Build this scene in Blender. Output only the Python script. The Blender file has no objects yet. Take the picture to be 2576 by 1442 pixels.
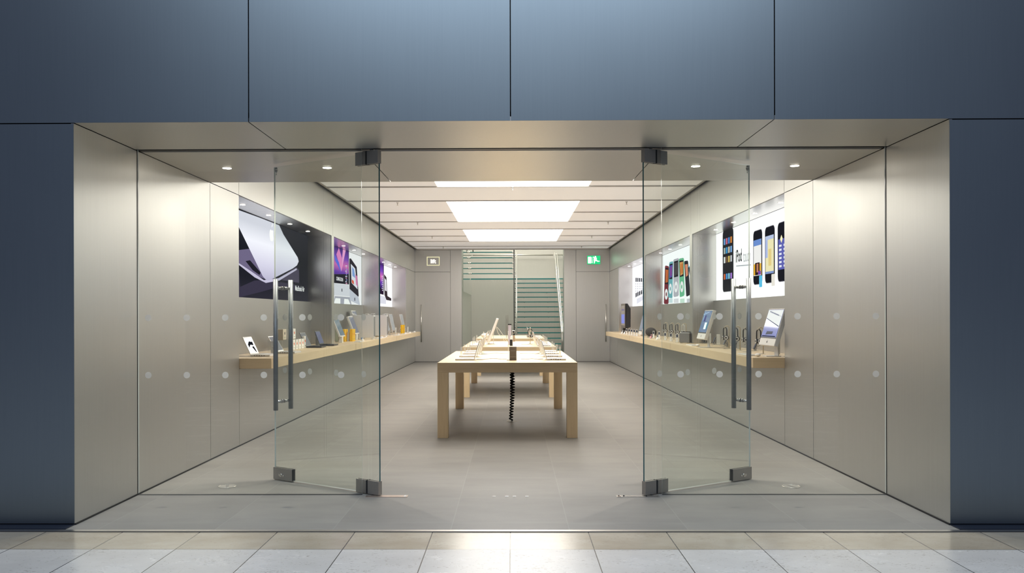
import bpy, bmesh, math, random
from mathutils import Vector, Matrix
random.seed(7)
PI = math.pi
D = bpy.data
COL = bpy.context.scene.collection
CAM_H = 1.45
XL, XR = -3.042, 2.995            # side wall faces
YF, YG, YS, YB = 5.78, 6.77, 8.40, 26.0   # facade, glass line, soffit end, back wall
HO, HC = 2.79, 3.512              # opening height, shop ceiling

# ---------------------------------------------------------------- materials
MATS = {}
def new_mat(name):
    m = D.materials.new(name); m.use_nodes = True
    nt = m.node_tree
    return m, nt, nt.nodes['Principled BSDF']
def mat(name, col, rough=0.5, metal=0.0, emit=None, estr=1.0, spec=0.5, alpha=None, trans=0.0, ior=1.45, coat=0.0):
    if name in MATS: return MATS[name]
    m, nt, b = new_mat(name)
    b.inputs['Base Color'].default_value = (*col, 1)
    b.inputs['Roughness'].default_value = rough
    b.inputs['Metallic'].default_value = metal
    b.inputs['Specular IOR Level'].default_value = spec
    b.inputs['Transmission Weight'].default_value = trans
    b.inputs['IOR'].default_value = ior
    b.inputs['Coat Weight'].default_value = coat
    if emit:
        b.inputs['Emission Color'].default_value = (*emit, 1)
        b.inputs['Emission Strength'].default_value = estr
    MATS[name] = m
    return m
def srgb(r, g, b):
    f = lambda c: (c/255/12.92) if c/255 <= .04045 else ((c/255+.055)/1.055)**2.4
    return (f(r), f(g), f(b))

def steel(name, col, rough, brush=(90, 90, 2.0), var=.04, metal=1.0):
    m, nt, b = new_mat(name); N = nt.nodes; L = nt.links
    tc = N.new('ShaderNodeTexCoord'); mp = N.new('ShaderNodeMapping')
    mp.inputs['Scale'].default_value = brush
    no = N.new('ShaderNodeTexNoise'); no.inputs['Scale'].default_value = 1.0; no.inputs['Detail'].default_value = 4
    L.new(tc.outputs['Object'], mp.inputs['Vector']); L.new(mp.outputs[0], no.inputs['Vector'])
    no2 = N.new('ShaderNodeTexNoise'); no2.inputs['Scale'].default_value = 1.1; no2.inputs['Detail'].default_value = 2
    L.new(tc.outputs['Object'], no2.inputs['Vector'])
    mr = N.new('ShaderNodeMapRange'); mr.inputs['To Min'].default_value = 1-var; mr.inputs['To Max'].default_value = 1+var
    L.new(no.outputs['Fac'], mr.inputs['Value'])
    mul = N.new('ShaderNodeVectorMath'); mul.operation = 'SCALE'; mul.inputs[0].default_value = col
    L.new(mr.outputs[0], mul.inputs['Scale'])
    L.new(mul.outputs[0], b.inputs['Base Color'])
    mr2 = N.new('ShaderNodeMapRange'); mr2.inputs['To Min'].default_value = rough-.02; mr2.inputs['To Max'].default_value = rough+.02
    L.new(no2.outputs['Fac'], mr2.inputs['Value']); L.new(mr2.outputs[0], b.inputs['Roughness'])
    b.inputs['Metallic'].default_value = metal
    MATS[name] = m
    return m
STEEL = steel('bead_blasted_steel', (.555, .555, .54), .38, metal=.92)
STEEL_F = steel('facade_steel', (.265, .308, .335), .40)  # same steel as the walls; cool, dim mall light put into its colour
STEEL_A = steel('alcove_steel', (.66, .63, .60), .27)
STEEL_D = steel('patch_fitting_steel', (.40, .39, .38), .45)
STEEL_B = mat('polished_tube_steel', (.72, .70, .66), .22, 1.0)
TUBE = mat('handle_tube_steel', (.26, .27, .29), .48, .9)
DARK = mat('dark_joint', (.012, .013, .016), .6)
BLACKR = mat('black_rubber', (.012, .012, .014), .45)
CHAN = mat('dark_anodised_channel', (.10, .10, .105), .4, .8)

def maple(name, c1, c2, sc=(1.2, 14, 14)):
    m, nt, b = new_mat(name); N = nt.nodes; L = nt.links
    tc = N.new('ShaderNodeTexCoord'); mp = N.new('ShaderNodeMapping'); mp.inputs['Scale'].default_value = sc
    no = N.new('ShaderNodeTexNoise'); no.inputs['Scale'].default_value = 2.2; no.inputs['Detail'].default_value = 6; no.inputs['Roughness'].default_value = .6
    no.inputs['Distortion'].default_value = .4
    L.new(tc.outputs['Object'], mp.inputs[0]); L.new(mp.outputs[0], no.inputs['Vector'])
    cr = N.new('ShaderNodeValToRGB'); cr.color_ramp.elements[0].color = (*c1, 1); cr.color_ramp.elements[1].color = (*c2, 1)
    cr.color_ramp.elements[0].position = .32; cr.color_ramp.elements[1].position = .68
    L.new(no.outputs['Fac'], cr.inputs[0]); L.new(cr.outputs[0], b.inputs['Base Color'])
    b.inputs['Roughness'].default_value = .42
    MATS[name] = m
    return m
MAPLE = maple('maple_wood', (.71, .56, .35), (.76, .61, .40), (14, 1.2, 14))
MAPLE_X = maple('maple_wood_cross', (.62, .47, .28), (.69, .53, .33), (1.2, 14, 14))
MAPLE_Z = maple('maple_wood_upright', (.68, .52, .31), (.74, .58, .36), (14, 14, 1.2))

def tiles(name, x0, dx, y0, dy, joint, jcol, c1, c2, rough, pits=0.0, nscale=1.5, stretch=(1, 1, 1), jm=1.0, spec=.5):
    """stone floor: joints on a world grid, mottled stone between"""
    m, nt, b = new_mat(name); N = nt.nodes; L = nt.links
    geo = N.new('ShaderNodeNewGeometry'); sep = N.new('ShaderNodeSeparateXYZ'); L.new(geo.outputs['Position'], sep.inputs[0])
    def M(op, a, c=None, clamp=False):
        n = N.new('ShaderNodeMath'); n.operation = op; n.use_clamp = clamp
        for i, v in enumerate((a, c)):
            if v is None: continue
            if isinstance(v, (int, float)): n.inputs[i].default_value = v
            else: L.new(v, n.inputs[i])
        return n.outputs[0]
    def grid(sock, o, d):
        u = M('DIVIDE', M('SUBTRACT', sock, o-50*d), d)
        fr = M('FRACT', u); cell = M('FLOOR', u)
        dist = M('MULTIPLY', M('MINIMUM', fr, M('SUBTRACT', 1.0, fr)), d)
        return dist, cell
    gx, cx_ = grid(sep.outputs['X'], x0, dx); gy, cy_ = grid(sep.outputs['Y'], y0, dy)
    j = M('LESS_THAN', M('MINIMUM', gx, gy), joint/2)
    j = M('MULTIPLY', j, jm)
    cmb = N.new('ShaderNodeCombineXYZ'); L.new(cx_, cmb.inputs[0]); L.new(cy_, cmb.inputs[1])
    wn = N.new('ShaderNodeTexWhiteNoise'); wn.noise_dimensions = '3D'; L.new(cmb.outputs[0], wn.inputs['Vector'])
    mp = N.new('ShaderNodeMapping'); mp.inputs['Scale'].default_value = stretch
    add = N.new('ShaderNodeVectorMath'); add.operation = 'MULTIPLY_ADD'
    L.new(wn.outputs['Color'], add.inputs[0]); add.inputs[1].default_value = (9, 9, 9); L.new(geo.outputs['Position'], add.inputs[2])
    L.new(add.outputs[0], mp.inputs[0])
    no = N.new('ShaderNodeTexNoise'); no.inputs['Scale'].default_value = nscale; no.inputs['Detail'].default_value = 7; no.inputs['Roughness'].default_value = .62
    L.new(mp.outputs[0], no.inputs['Vector'])
    cr = N.new('ShaderNodeValToRGB'); cr.color_ramp.elements[0].color = (*c1, 1); cr.color_ramp.elements[1].color = (*c2, 1)
    cr.color_ramp.elements[0].position = .3; cr.color_ramp.elements[1].position = .7
    L.new(no.outputs['Fac'], cr.inputs[0])
    # per tile tone
    hs = N.new('ShaderNodeMapRange'); hs.inputs['To Min'].default_value = .955; hs.inputs['To Max'].default_value = 1.035
    L.new(wn.outputs['Value'], hs.inputs['Value'])
    sc = N.new('ShaderNodeVectorMath'); sc.operation = 'SCALE'; L.new(cr.outputs[0], sc.inputs[0]); L.new(hs.outputs[0], sc.inputs['Scale'])
    last = sc.outputs[0]
    if pits:
        mp2 = N.new('ShaderNodeMapping'); mp2.inputs['Scale'].default_value = (1, 2.6, 1); L.new(add.outputs[0], mp2.inputs[0])
        n2 = N.new('ShaderNodeTexNoise'); n2.inputs['Scale'].default_value = 42; n2.inputs['Detail'].default_value = 4; L.new(mp2.outputs[0], n2.inputs['Vector'])
        n3 = N.new('ShaderNodeTexNoise'); n3.inputs['Scale'].default_value = 3.5; n3.inputs['Detail'].default_value = 2; L.new(mp2.outputs[0], n3.inputs['Vector'])
        s = M('ADD', n2.outputs['Fac'], M('MULTIPLY', M('SUBTRACT', n3.outputs['Fac'], .5), .35))
        p = M('MULTIPLY', M('GREATER_THAN', s, .66), pits)
        mx = N.new('ShaderNodeMix'); mx.data_type = 'RGBA'; L.new(p, mx.inputs['Factor']); L.new(last, mx.inputs['A']); mx.inputs['B'].default_value = (.22, .17, .12, 1)
        last = mx.outputs['Result']
    mx = N.new('ShaderNodeMix'); mx.data_type = 'RGBA'; L.new(j, mx.inputs['Factor']); L.new(last, mx.inputs['A']); mx.inputs['B'].default_value = (*jcol, 1)
    L.new(mx.outputs['Result'], b.inputs['Base Color'])
    mr = N.new('ShaderNodeMapRange'); mr.inputs['To Min'].default_value = rough*.85; mr.inputs['To Max'].default_value = rough*1.2
    L.new(no.outputs['Fac'], mr.inputs['Value']); L.new(mr.outputs[0], b.inputs['Roughness'])
    b.inputs['Specular IOR Level'].default_value = spec
    MATS[name] = m
    return m
SHOPTILE = tiles('grey_sandstone_tiles', -.424, .80, 5.848, .80, .006, (.40, .39, .37), (.262, .252, .235), (.325, .312, .288), .42, 0, 1.6, (1, 2.2, 1), .35, .10)
MALLTILE = tiles('travertine_tiles', -.021, .52, 5.19, .52, .006, (.05, .05, .05), (.63, .60, .565), (.76, .73, .69), .26, .55, 2.0, (1, 1.6, 1), 1.0, .28)
MALLBEIGE = tiles('beige_travertine_tiles', -.021, .52, 5.19, .52, .006, (.05, .05, .05), (.44, .37, .27), (.58, .51, .40), .2, .35, 2.0, (1, 1.6, 1), 1.0, .34)

def glassmat(name, tint, refl=1.0, rough=0.0):
    """thin clear pane: see-through with Fresnel reflections"""
    m = D.materials.new(name); m.use_nodes = True; nt = m.node_tree; N = nt.nodes; L = nt.links
    N.remove(N['Principled BSDF']); out = N['Material Output']
    tr = N.new('ShaderNodeBsdfTransparent'); tr.inputs[0].default_value = (*tint, 1)
    gl = N.new('ShaderNodeBsdfGlossy'); gl.inputs['Roughness'].default_value = rough; gl.inputs['Color'].default_value = (1, 1, 1, 1)
    fr = N.new('ShaderNodeFresnel'); ge = N.new('ShaderNodeNewGeometry'); ml = N.new('ShaderNodeMapRange')
    ml.inputs['To Min'].default_value = 1.5; ml.inputs['To Max'].default_value = 1/1.5
    L.new(ge.outputs['Backfacing'], ml.inputs['Value']); L.new(ml.outputs[0], fr.inputs['IOR'])
    mu = N.new('ShaderNodeMath'); mu.operation = 'MULTIPLY'; mu.inputs[1].default_value = refl; L.new(fr.outputs[0], mu.inputs[0])
    mx = N.new('ShaderNodeMixShader'); L.new(mu.outputs[0], mx.inputs[0]); L.new(tr.outputs[0], mx.inputs[1]); L.new(gl.outputs[0], mx.inputs[2])
    L.new(mx.outputs[0], out.inputs['Surface'])
    MATS[name] = m
    return m
PANE = glassmat('clear_glass', (.975, .985, .975), .8)
DOORPANE = glassmat('door_glass', (.955, .977, .96), 1.0)
ACRYL = glassmat('clear_acrylic', (.95, .96, .96), 1.0)
STAIRGLASS = glassmat('stair_glass', (.94, .97, .96), 1.0)
TREADTOP = glassmat('tread_glass', (.965, .985, .98), .8, .05)
EDGE = mat('glass_edge_teal', (.004, .10, .12), .12, 0, spec=.8)
EDGE2 = mat('glass_edge_pale', (.80, .86, .83), .15, 0)
TREADEDGE = mat('tread_edge_teal', (.05, .33, .31), .2, 0)
RAILM = mat('rail_satin_steel', (.46, .45, .42), .35, 1.0)
def frosted(name, col, a):
    m = D.materials.new(name); m.use_nodes = True; nt = m.node_tree; N = nt.nodes; L = nt.links
    N.remove(N['Principled BSDF']); d = N.new('ShaderNodeBsdfDiffuse'); d.inputs[0].default_value = (*col, 1)
    t = N.new('ShaderNodeBsdfTranslucent'); t.inputs[0].default_value = (*col, 1); x = N.new('ShaderNodeMixShader'); x.inputs[0].default_value = .6
    L.new(d.outputs[0], x.inputs[1]); L.new(t.outputs[0], x.inputs[2])
    tr = N.new('ShaderNodeBsdfTransparent'); y = N.new('ShaderNodeMixShader'); y.inputs[0].default_value = a
    L.new(tr.outputs[0], y.inputs[1]); L.new(x.outputs[0], y.inputs[2]); L.new(y.outputs[0], N['Material Output'].inputs['Surface'])
    return m
DOT = frosted('frosted_dot', (.80, .79, .77), .85)

def emit(name, col, s):
    if name in MATS: return MATS[name]
    m = D.materials.new(name); m.use_nodes = True; nt = m.node_tree; N = nt.nodes
    N.remove(N['Principled BSDF']); e = N.new('ShaderNodeEmission'); e.inputs[0].default_value = (*col, 1); e.inputs[1].default_value = s
    nt.links.new(e.outputs[0], N['Material Output'].inputs['Surface'])
    MATS[name] = m
    return m

# ---------------------------------------------------------------- mesh builder
class MB:
    def __init__(s, M=None): s.bm = bmesh.new(); s.M = M or Matrix.Identity(4); s.mats = []
    def mi(s, m):
        if m not in s.mats: s.mats.append(m)
        return s.mats.index(m)
    def _v(s, co, X=None):
        c = Vector(co)
        if X is not None: c = X @ c
        return s.bm.verts.new(s.M @ c)
    def face(s, vs, m, smooth=False):
        try: f = s.bm.faces.new(vs)
        except ValueError: return None
        f.material_index = s.mi(m); f.smooth = smooth
        return f
    def box(s, x0, x1, y0, y1, z0, z1, m, X=None, faces=None):
        """faces: dict of overriding materials, keys -x +x -y +y -z +z"""
        if x0 > x1: x0, x1 = x1, x0
        if y0 > y1: y0, y1 = y1, y0
        if z0 > z1: z0, z1 = z1, z0
        v = [s._v(c, X) for c in ((x0,y0,z0),(x1,y0,z0),(x1,y1,z0),(x0,y1,z0),(x0,y0,z1),(x1,y0,z1),(x1,y1,z1),(x0,y1,z1))]
        F = {'-z': (3,2,1,0), '+z': (4,5,6,7), '-y': (0,1,5,4), '+x': (1,2,6,5), '+y': (2,3,7,6), '-x': (3,0,4,7)}
        for k, ids in F.items():
            s.face([v[i] for i in ids], (faces or {}).get(k, m))
        return s
    def cyl(s, p, q, r, m, r2=None, seg=14, caps=True, smooth=True):
        p, q = Vector(p), Vector(q); r2 = r if r2 is None else r2
        z = (q-p).normalized(); a = z.orthogonal().normalized(); b = z.cross(a)
        A = []; B = []
        for i in range(seg):
            t = 2*PI*i/seg; d = a*math.cos(t)+b*math.sin(t)
            A.append(s._v(p+d*r)); B.append(s._v(q+d*r2))
        for i in range(seg):
            j = (i+1) % seg; s.face([A[i], A[j], B[j], B[i]], m, smooth)
        if caps: s.face(A[::-1], m); s.face(B, m)
        return s
    def tube(s, pts, r, m, seg=8, closed=False):
        P = [Vector(p) for p in pts]; rings = []
        n = len(P); up = None
        for i, p in enumerate(P):
            if closed: t = P[(i+1) % n]-P[i-1]
            else: t = P[min(i+1, n-1)]-P[max(i-1, 0)]
            t = t.normalized() if t.length else Vector((0, 0, 1))
            if up is None: up = t.orthogonal().normalized()
            a = (up - t*up.dot(t))
            a = a.normalized() if a.length > 1e-6 else t.orthogonal().normalized()
            up = a; b = t.cross(a)
            rr = r[i] if isinstance(r, (list, tuple)) else r
            rings.append([s._v(p+(a*math.cos(2*PI*k/seg)+b*math.sin(2*PI*k/seg))*rr) for k in range(seg)])
        rng = range(n) if closed else range(n-1)
        for i in rng:
            A, B = rings[i], rings[(i+1) % n]
            for k in range(seg):
                l = (k+1) % seg; s.face([A[k], A[l], B[l], B[k]], m, True)
        if not closed: s.face(rings[0][::-1], m); s.face(rings[-1], m)
        return s
    def prism(s, pts, vec, m, side=None, X=None):
        """flat outline (3d points) pushed along vec"""
        vec = Vector(vec)
        A = [s._v(p, X) for p in pts]; B = [s._v(Vector(p)+vec, X) for p in pts]
        s.face(A, m); s.face(B[::-1], m)
        n = len(A)
        for i in range(n):
            j = (i+1) % n; s.face([A[j], A[i], B[i], B[j]], side or m)
        return s
    def ball(s, c, r, m, seg=12, sc=(1, 1, 1)):
        c = Vector(c); rows = []
        h = seg//2
        for i in range(h+1):
            ph = PI*i/h
            if i in (0, h): rows.append([s._v(c+Vector((0, 0, r*math.cos(ph)*sc[2])))])
            else: rows.append([s._v(c+Vector((r*math.sin(ph)*math.cos(2*PI*k/seg)*sc[0], r*math.sin(ph)*math.sin(2*PI*k/seg)*sc[1], r*math.cos(ph)*sc[2]))) for k in range(seg)])
        for i in range(h):
            A, B = rows[i], rows[i+1]
            for k in range(seg):
                l = (k+1) % seg
                if len(A) == 1: s.face([A[0], B[k], B[l]], m, True)
                elif len(B) == 1: s.face([A[k], B[0], A[l]], m, True)
                else: s.face([A[k], B[k], B[l], A[l]], m, True)
        return s
    def mesh(s, name, bevel=0):
        bmesh.ops.recalc_face_normals(s.bm, faces=s.bm.faces[:])
        me = D.meshes.new(name); s.bm.to_mesh(me); s.bm.free()
        for m in s.mats: me.materials.append(m)
        return me
    def build(s, name, parent=None, bevel=0, segs=2, loc=None):
        o = D.objects.new(name, s.mesh(name)); COL.objects.link(o)
        if parent: o.parent = parent
        if loc: o.location = loc
        if bevel:
            b = o.modifiers.new('bevel', 'BEVEL'); b.width = bevel; b.segments = segs; b.limit_method = 'ANGLE'; b.angle_limit = math.radians(40)
        return o

def struct(o): o['kind'] = 'structure'; return o
def tag(o, label, cat, group=None):
    o['label'] = label; o['category'] = cat
    if group: o['group'] = group
    return o
def thing(name, label, cat, loc=(0, 0, 0), rz=0, group=None):
    o = D.objects.new(name, None); COL.objects.link(o)
    o.empty_display_size = .05
    o.location = loc; o.rotation_euler = (0, 0, rz)
    return tag(o, label, cat, group)
def sthing(name):
    o = D.objects.new(name, None); COL.objects.link(o); o.empty_display_size = .05
    return struct(o)
KIDS = {}
def kids(o): return [c for c in D.objects if c.parent == o]
def dup(root, label, loc, rz=0, group=None, scale=None):
    def cp(o, par):
        c = o.copy(); COL.objects.link(c)
        if par: c.parent = par
        if o.name not in KIDS: KIDS[o.name] = [k.name for k in kids(o)]
        for k in KIDS[o.name]: cp(D.objects[k], c)
        return c
    r = cp(root, None); r.location = loc; r.rotation_euler = (0, 0, rz); r['label'] = label
    if group: r['group'] = group
    if scale: r.scale = scale
    return r
class Proto:
    """first call places the original itself, later calls copy it"""
    def __init__(s, mk): s.mk = mk; s.o = None
    def __call__(s, label, loc, rz=0, group=None):
        if s.o is None:
            s.o = s.mk(label); s.o.location = loc; s.o.rotation_euler = (0, 0, rz); s.o['label'] = label
            if group: s.o['group'] = group
            return s.o
        return dup(s.o, label, loc, rz, group)

def text_mesh(txt, size, m, name, parent, M, offset=0.0, extrude=.0006, align='LEFT', sx=1.0):
    cu = D.curves.new(name+'_curve', 'FONT'); cu.body = txt; cu.size = size; cu.offset = offset; cu.extrude = extrude; cu.align_x = align
    cu.resolution_u = 3
    t = D.objects.new(name+'_tmp', cu); COL.objects.link(t)
    bpy.context.view_layer.update()
    dg = bpy.context.evaluated_depsgraph_get()
    me = D.meshes.new_from_object(t.evaluated_get(dg)); D.objects.remove(t); D.curves.remove(cu)
    me.transform(Matrix.Diagonal((sx, 1, 1, 1))); me.transform(M)
    me.materials.clear(); me.materials.append(m)
    o = D.objects.new(name, me); COL.objects.link(o)
    if parent: o.parent = parent
    return o

# ---------------------------------------------------------------- camera
F = 2110.0; CX, CY = 1268.46, 792.86; YAW, ROLL = .01045, -.00244
cam = D.cameras.new('camera'); co = D.objects.new('camera', cam); COL.objects.link(co)
r = Vector((math.cos(YAW), math.sin(YAW), 0)); f = Vector((-math.sin(YAW), math.cos(YAW), 0)); d = Vector((0, 0, -1))
c_, s_ = math.cos(ROLL), math.sin(ROLL)
R_ = c_*r - s_*d; D_ = s_*r + c_*d
co.matrix_world = Matrix(((R_.x, -D_.x, -f.x, 0), (R_.y, -D_.y, -f.y, 0), (R_.z, -D_.z, -f.z, CAM_H), (0, 0, 0, 1)))
cam.sensor_width = 36; cam.sensor_fit = 'HORIZONTAL'; cam.lens = F*36/2576
cam.shift_x = (1288-CX)/2576; cam.shift_y = (CY-721)/2576
cam.clip_start = .05; cam.clip_end = 200
bpy.context.scene.camera = co

def PIX(x, y, ax, val):
    'point of the photograph brought back onto a known plane of the room'
    v = f + R_*((x-CX)/F) + D_*((y-CY)/F); o = (0, 0, CAM_H)['XYZ'.index(ax)]
    return Vector((0, 0, CAM_H)) + v*((val-o)/v['XYZ'.index(ax)])

# ---------------------------------------------------------------- shell
# floors
struct(MB().box(-7, 7, 5.66, 33.5, -.12, 0, SHOPTILE).build('floor'))
struct(MB().box(-9, 9, -7, 5.19, -.12, -.001, MALLTILE).build('floor'))
struct(MB().box(-9, 9, 5.19, 5.60, -.12, -.001, MALLBEIGE).build('floor'))
mb = MB(); mb.box(-9, 9, 5.60, 5.66, -.12, .001, mat('threshold_metal', (.42, .41, .40), .35, .9))
mb.box(-9, 9, 5.60, 5.612, .001, .004, CHAN)
struct(mb.build('trim_1'))
mb = MB()
for a, b in ((-7, XL), (XR, 7)): mb.box(a, b, 5.665, YF+.02, 0, .006, mat('dark_plinth', (.02, .025, .04), .3))
struct(mb.build('trim_2'))

G = .004   # half joint
# facade: header panels and pillars
mb = MB()
seams = [-7, -5.44, -3.63, -1.824, -.014, 1.800, 3.61, 5.42, 7]
for a, b in zip(seams[:-1], seams[1:]):
    mb.box(a+G, b-G, YF, YF+.004, HO, 5.2, STEEL_F)
mb.box(-7, XL, YF, YF+.004, .012, HO-2*G, STEEL_F)
mb.box(XR, 7, YF, YF+.004, .012, HO-2*G, STEEL_F)
mb.box(-7, 7, YF+.03, YF+.06, HO+.03, 5.2, DARK)
mb.box(-7, XL-.03, YF+.03, YF+.06, 0, HO+.03, DARK)
mb.box(XR+.03, 7, YF+.03, YF+.06, 0, HO+.03, DARK)
struct(mb.build('wall_front'))

# soffit over the entrance
mb = MB()
for a, b in ((XL, -1.826), (-1.826, 1.797), (1.797, XR)):
    mb.box(a+G, b-G, YF+.0045, YG-.045, HO, HO+.03, STEEL)
for a, b in ((XL, -1.222), (-1.222, 1.2), (1.2, XR)):
    mb.box(a+G, b-G, YG+.065, YS, HO, HO+.03, STEEL)
mb.box(XL, XR, YF+.03, YS-.001, HO+.035, HO+.07, DARK)
mb.box(XL, XR, YS-.03, YS, HO+.03, HC+.12, STEEL)
struct(mb.build('ceiling_soffit'))
mb = MB()   # track the glass stands in
mb.box(XL, XR, YG-.045, YG-.038, HO-.002, HO+.034, DARK); mb.box(XL, XR, YG-.038, YG-.014, HO+.006, HO+.034, CHAN); mb.box(XL, XR, YG+.014, YG+.065, HO+.004, HO+.034, CHAN)
mb.box(XL, XR, YG-.014, YG+.014, HO+.02, HO+.034, CHAN)
struct(mb.build('trim_3'))

# side walls
SEG = [(9.285, 14.05, 14.235), (14.235, 19.03, 19.185), (19.185, 23.87, 24.2)]
LIPZ = 1.68; CT = .972; CB = .857
def side_wall(s, X, name):
    X1 = X + s*.02; X2 = X + s*.06          # panel thickness and dark backing
    PX = X + s*.41; LX = X + s*.355         # poster plane, lower back panel
    mb = MB()
    def pan(y0, y1, z0, z1, m=STEEL): mb.box(X, X1, y0+G, y1-G, z0, z1, m)
    pan(YF+.0045-G, YG-.012, .012, HO-G); pan(YG+.012, YS, .012, HO-G)     # two jamb panels
    mb.box(X+s*.004, X1, YG-.012, YG+.012, .0, HO, DARK)
    pan(YS, 9.285, .012, HO-G)
    pan(YS, 9.285, HO+G, HC+.2)
    for a, b in ((9.285, 14.14), (14.14, 19.11), (19.11, 24.1), (24.1, YB)):
        pan(a, b, HO+G, HC+.2)
    for a, b in ((9.285, 14.14), (14.14, 19.11), (19.11, 24.1)):
        pan(a, b, .012, CB-.001)
    pan(24.1, YB, .012, HO-G)
    for (a, e, nx) in SEG[:2]:
        mb.box(X, X1, e, nx, CT, HO+G, STEEL)                   # pier between alcoves
    mb.box(X, X1, 23.87, 24.1, CB, HO, STEEL)
    for (a, e, nx) in SEG:
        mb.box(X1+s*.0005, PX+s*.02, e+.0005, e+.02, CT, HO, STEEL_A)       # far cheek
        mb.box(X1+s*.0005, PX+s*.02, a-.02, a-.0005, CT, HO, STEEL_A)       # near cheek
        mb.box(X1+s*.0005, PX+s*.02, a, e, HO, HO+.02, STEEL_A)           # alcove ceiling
        mb.box(LX, PX+s*.02, a, e, CT, LIPZ, STEEL)           # panel under the picture
        mb.box(PX+s*.05, PX+s*.06, a, e, LIPZ, HO, DARK)
    # backing
    mb.box(X1, X2, YF+.03, 9.26, 0, HC+.2, DARK)
    mb.box(X1, X2, 9.26, YB, 0, CB-.001, DARK)
    mb.box(X1, X2, 9.26, YB, HO+.02, HC+.2, DARK)
    mb.box(X1, X2, 23.9, YB, CB, HO+.03, DARK)
    mb.box(X1, X1+s*.25, YF+.06, 9.26, HO, HO+.01, DARK)
    struct(mb.build(name))
side_wall(-1, XL, 'wall_left'); side_wall(1, XR, 'wall_right')

# back wall with the stair opening
mb = MB()
OX0, OX1 = -1.59, 1.585
S1, S2 = -1.94, 1.955
def bp(x0, x1, z0, z1): mb.box(x0+G, x1-G, YB, YB+.02, z0, z1, STEEL)
bp(S1, OX0+G, .012, HC+.2); bp(OX1-G, S2, .012, HC+.2)
bp(XL, S1, HO+G, HC+.2); bp(S2, XR, HO+G, HC+.2)
mb.box(XL, OX0, YB+.021, YB+.05, 0, HC+.2, DARK); mb.box(OX1, XR, YB+.021, YB+.05, 0, HC+.2, DARK)
mb.box(OX0-.02, OX0, YB+.02, YB+.4, 0, HC+.2, STEEL); mb.box(OX1, OX1+.02, YB+.02, YB+.4, 0, HC+.2, STEEL)
struct(mb.build('wall_back'))
for nm, x0, x1, hx in (('door_3', XL, S1, -2.838), ('door_4', S2, XR, 2.868)):
    dr = sthing(nm)
    MB().box(x0+G, x1-G, YB-.002, YB+.018, .012, HO-G, STEEL).build('door_leaf', dr)
    mb = MB(); mb.cyl((hx, YB-.065, .62), (hx, YB-.065, 1.78), .016, STEEL_B)
    for z in (.72, 1.68): mb.cyl((hx, YB-.065, z), (hx, YB-.002, z), .009, STEEL_B, seg=10)
    mb.build('pull_handle', dr)
# stairwell shell
SWM = steel('stairwell_panel', (.56, .545, .50), .6)
mb = MB(); WX0, WX1, WY = -1.62, 1.61, 32.4
mb.box(WX0-.05, WX0, YB+.4, WY, 0, 8.2, SWM); mb.box(WX1, WX1+.05, YB+.4, WY, 0, 8.2, SWM)
for a, b in ((WX0, .06), (.06, WX1)): mb.box(a+G, b-G, WY, WY+.05, 0, 4.0, SWM); mb.box(a+G, b-G, WY, WY+.05, 4.008, 8.2, SWM)
mb.box(WX0, WX1, WY+.05, WY+.08, 0, 8.2, DARK)
mb.box(WX0-.05, WX1+.05, YB+.02, WY+.05, 8.2, 8.25, mat('stairwell_ceiling', (.7, .7, .68), .8))
mb.box(WX0-.05, WX1+.05, YB+.02, YB+.06, HC+.2, 8.2, mat('stairwell_ceiling', (.7, .7, .68), .8))
struct(mb.build('wall_stairwell'))

# baseboards: recessed dark shadow gap
mb = MB(); mb.box(XL-.002, XL+.006, YF+.01, YB, 0, .012, DARK); struct(mb.build('baseboard_left'))
mb = MB(); mb.box(XR-.006, XR+.002, YF+.01, YB, 0, .012, DARK); struct(mb.build('baseboard_right'))
mb = MB(); mb.box(XL, OX0, YB-.006, YB+.002, 0, .012, DARK); mb.box(OX1, XR, YB-.006, YB+.002, 0, .012, DARK); struct(mb.build('baseboard_back'))

# shop ceiling: stretched panels between slim cross bars
BARS = [8.44, 10.10, 11.76, 13.42, 15.08, 16.80, 18.44, 20.07, 21.78, 23.35, 25.03]
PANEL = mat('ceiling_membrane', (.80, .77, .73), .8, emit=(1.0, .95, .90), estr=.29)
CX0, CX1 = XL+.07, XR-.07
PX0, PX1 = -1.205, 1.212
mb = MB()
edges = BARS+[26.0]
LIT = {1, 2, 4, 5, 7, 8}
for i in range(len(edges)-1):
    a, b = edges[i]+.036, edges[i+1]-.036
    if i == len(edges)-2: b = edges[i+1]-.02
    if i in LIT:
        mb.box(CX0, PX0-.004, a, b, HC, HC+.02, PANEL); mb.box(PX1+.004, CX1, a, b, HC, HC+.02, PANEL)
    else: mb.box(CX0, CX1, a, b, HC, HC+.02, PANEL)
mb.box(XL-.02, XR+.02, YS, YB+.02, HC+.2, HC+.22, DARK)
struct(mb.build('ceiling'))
mb = MB(); BAR = mat('ceiling_bar_metal', (.50, .48, .46), .45, .6)
for y in BARS: mb.box(CX0, CX1, y-.024, y+.024, HC-.014, HC+.06, BAR)
for x0, x1 in ((CX0-.03, CX0), (CX1, CX1+.03)): mb.box(x0, x1, YS+.02, YB-.03, HC-.014, HC+.06, BAR)
struct(mb.build('trim_4'))
struct(MB().box(CX0, CX1, YB-.03, YB-.001, HC-.04, HC+.1, BAR).build('trim_5'))

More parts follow.
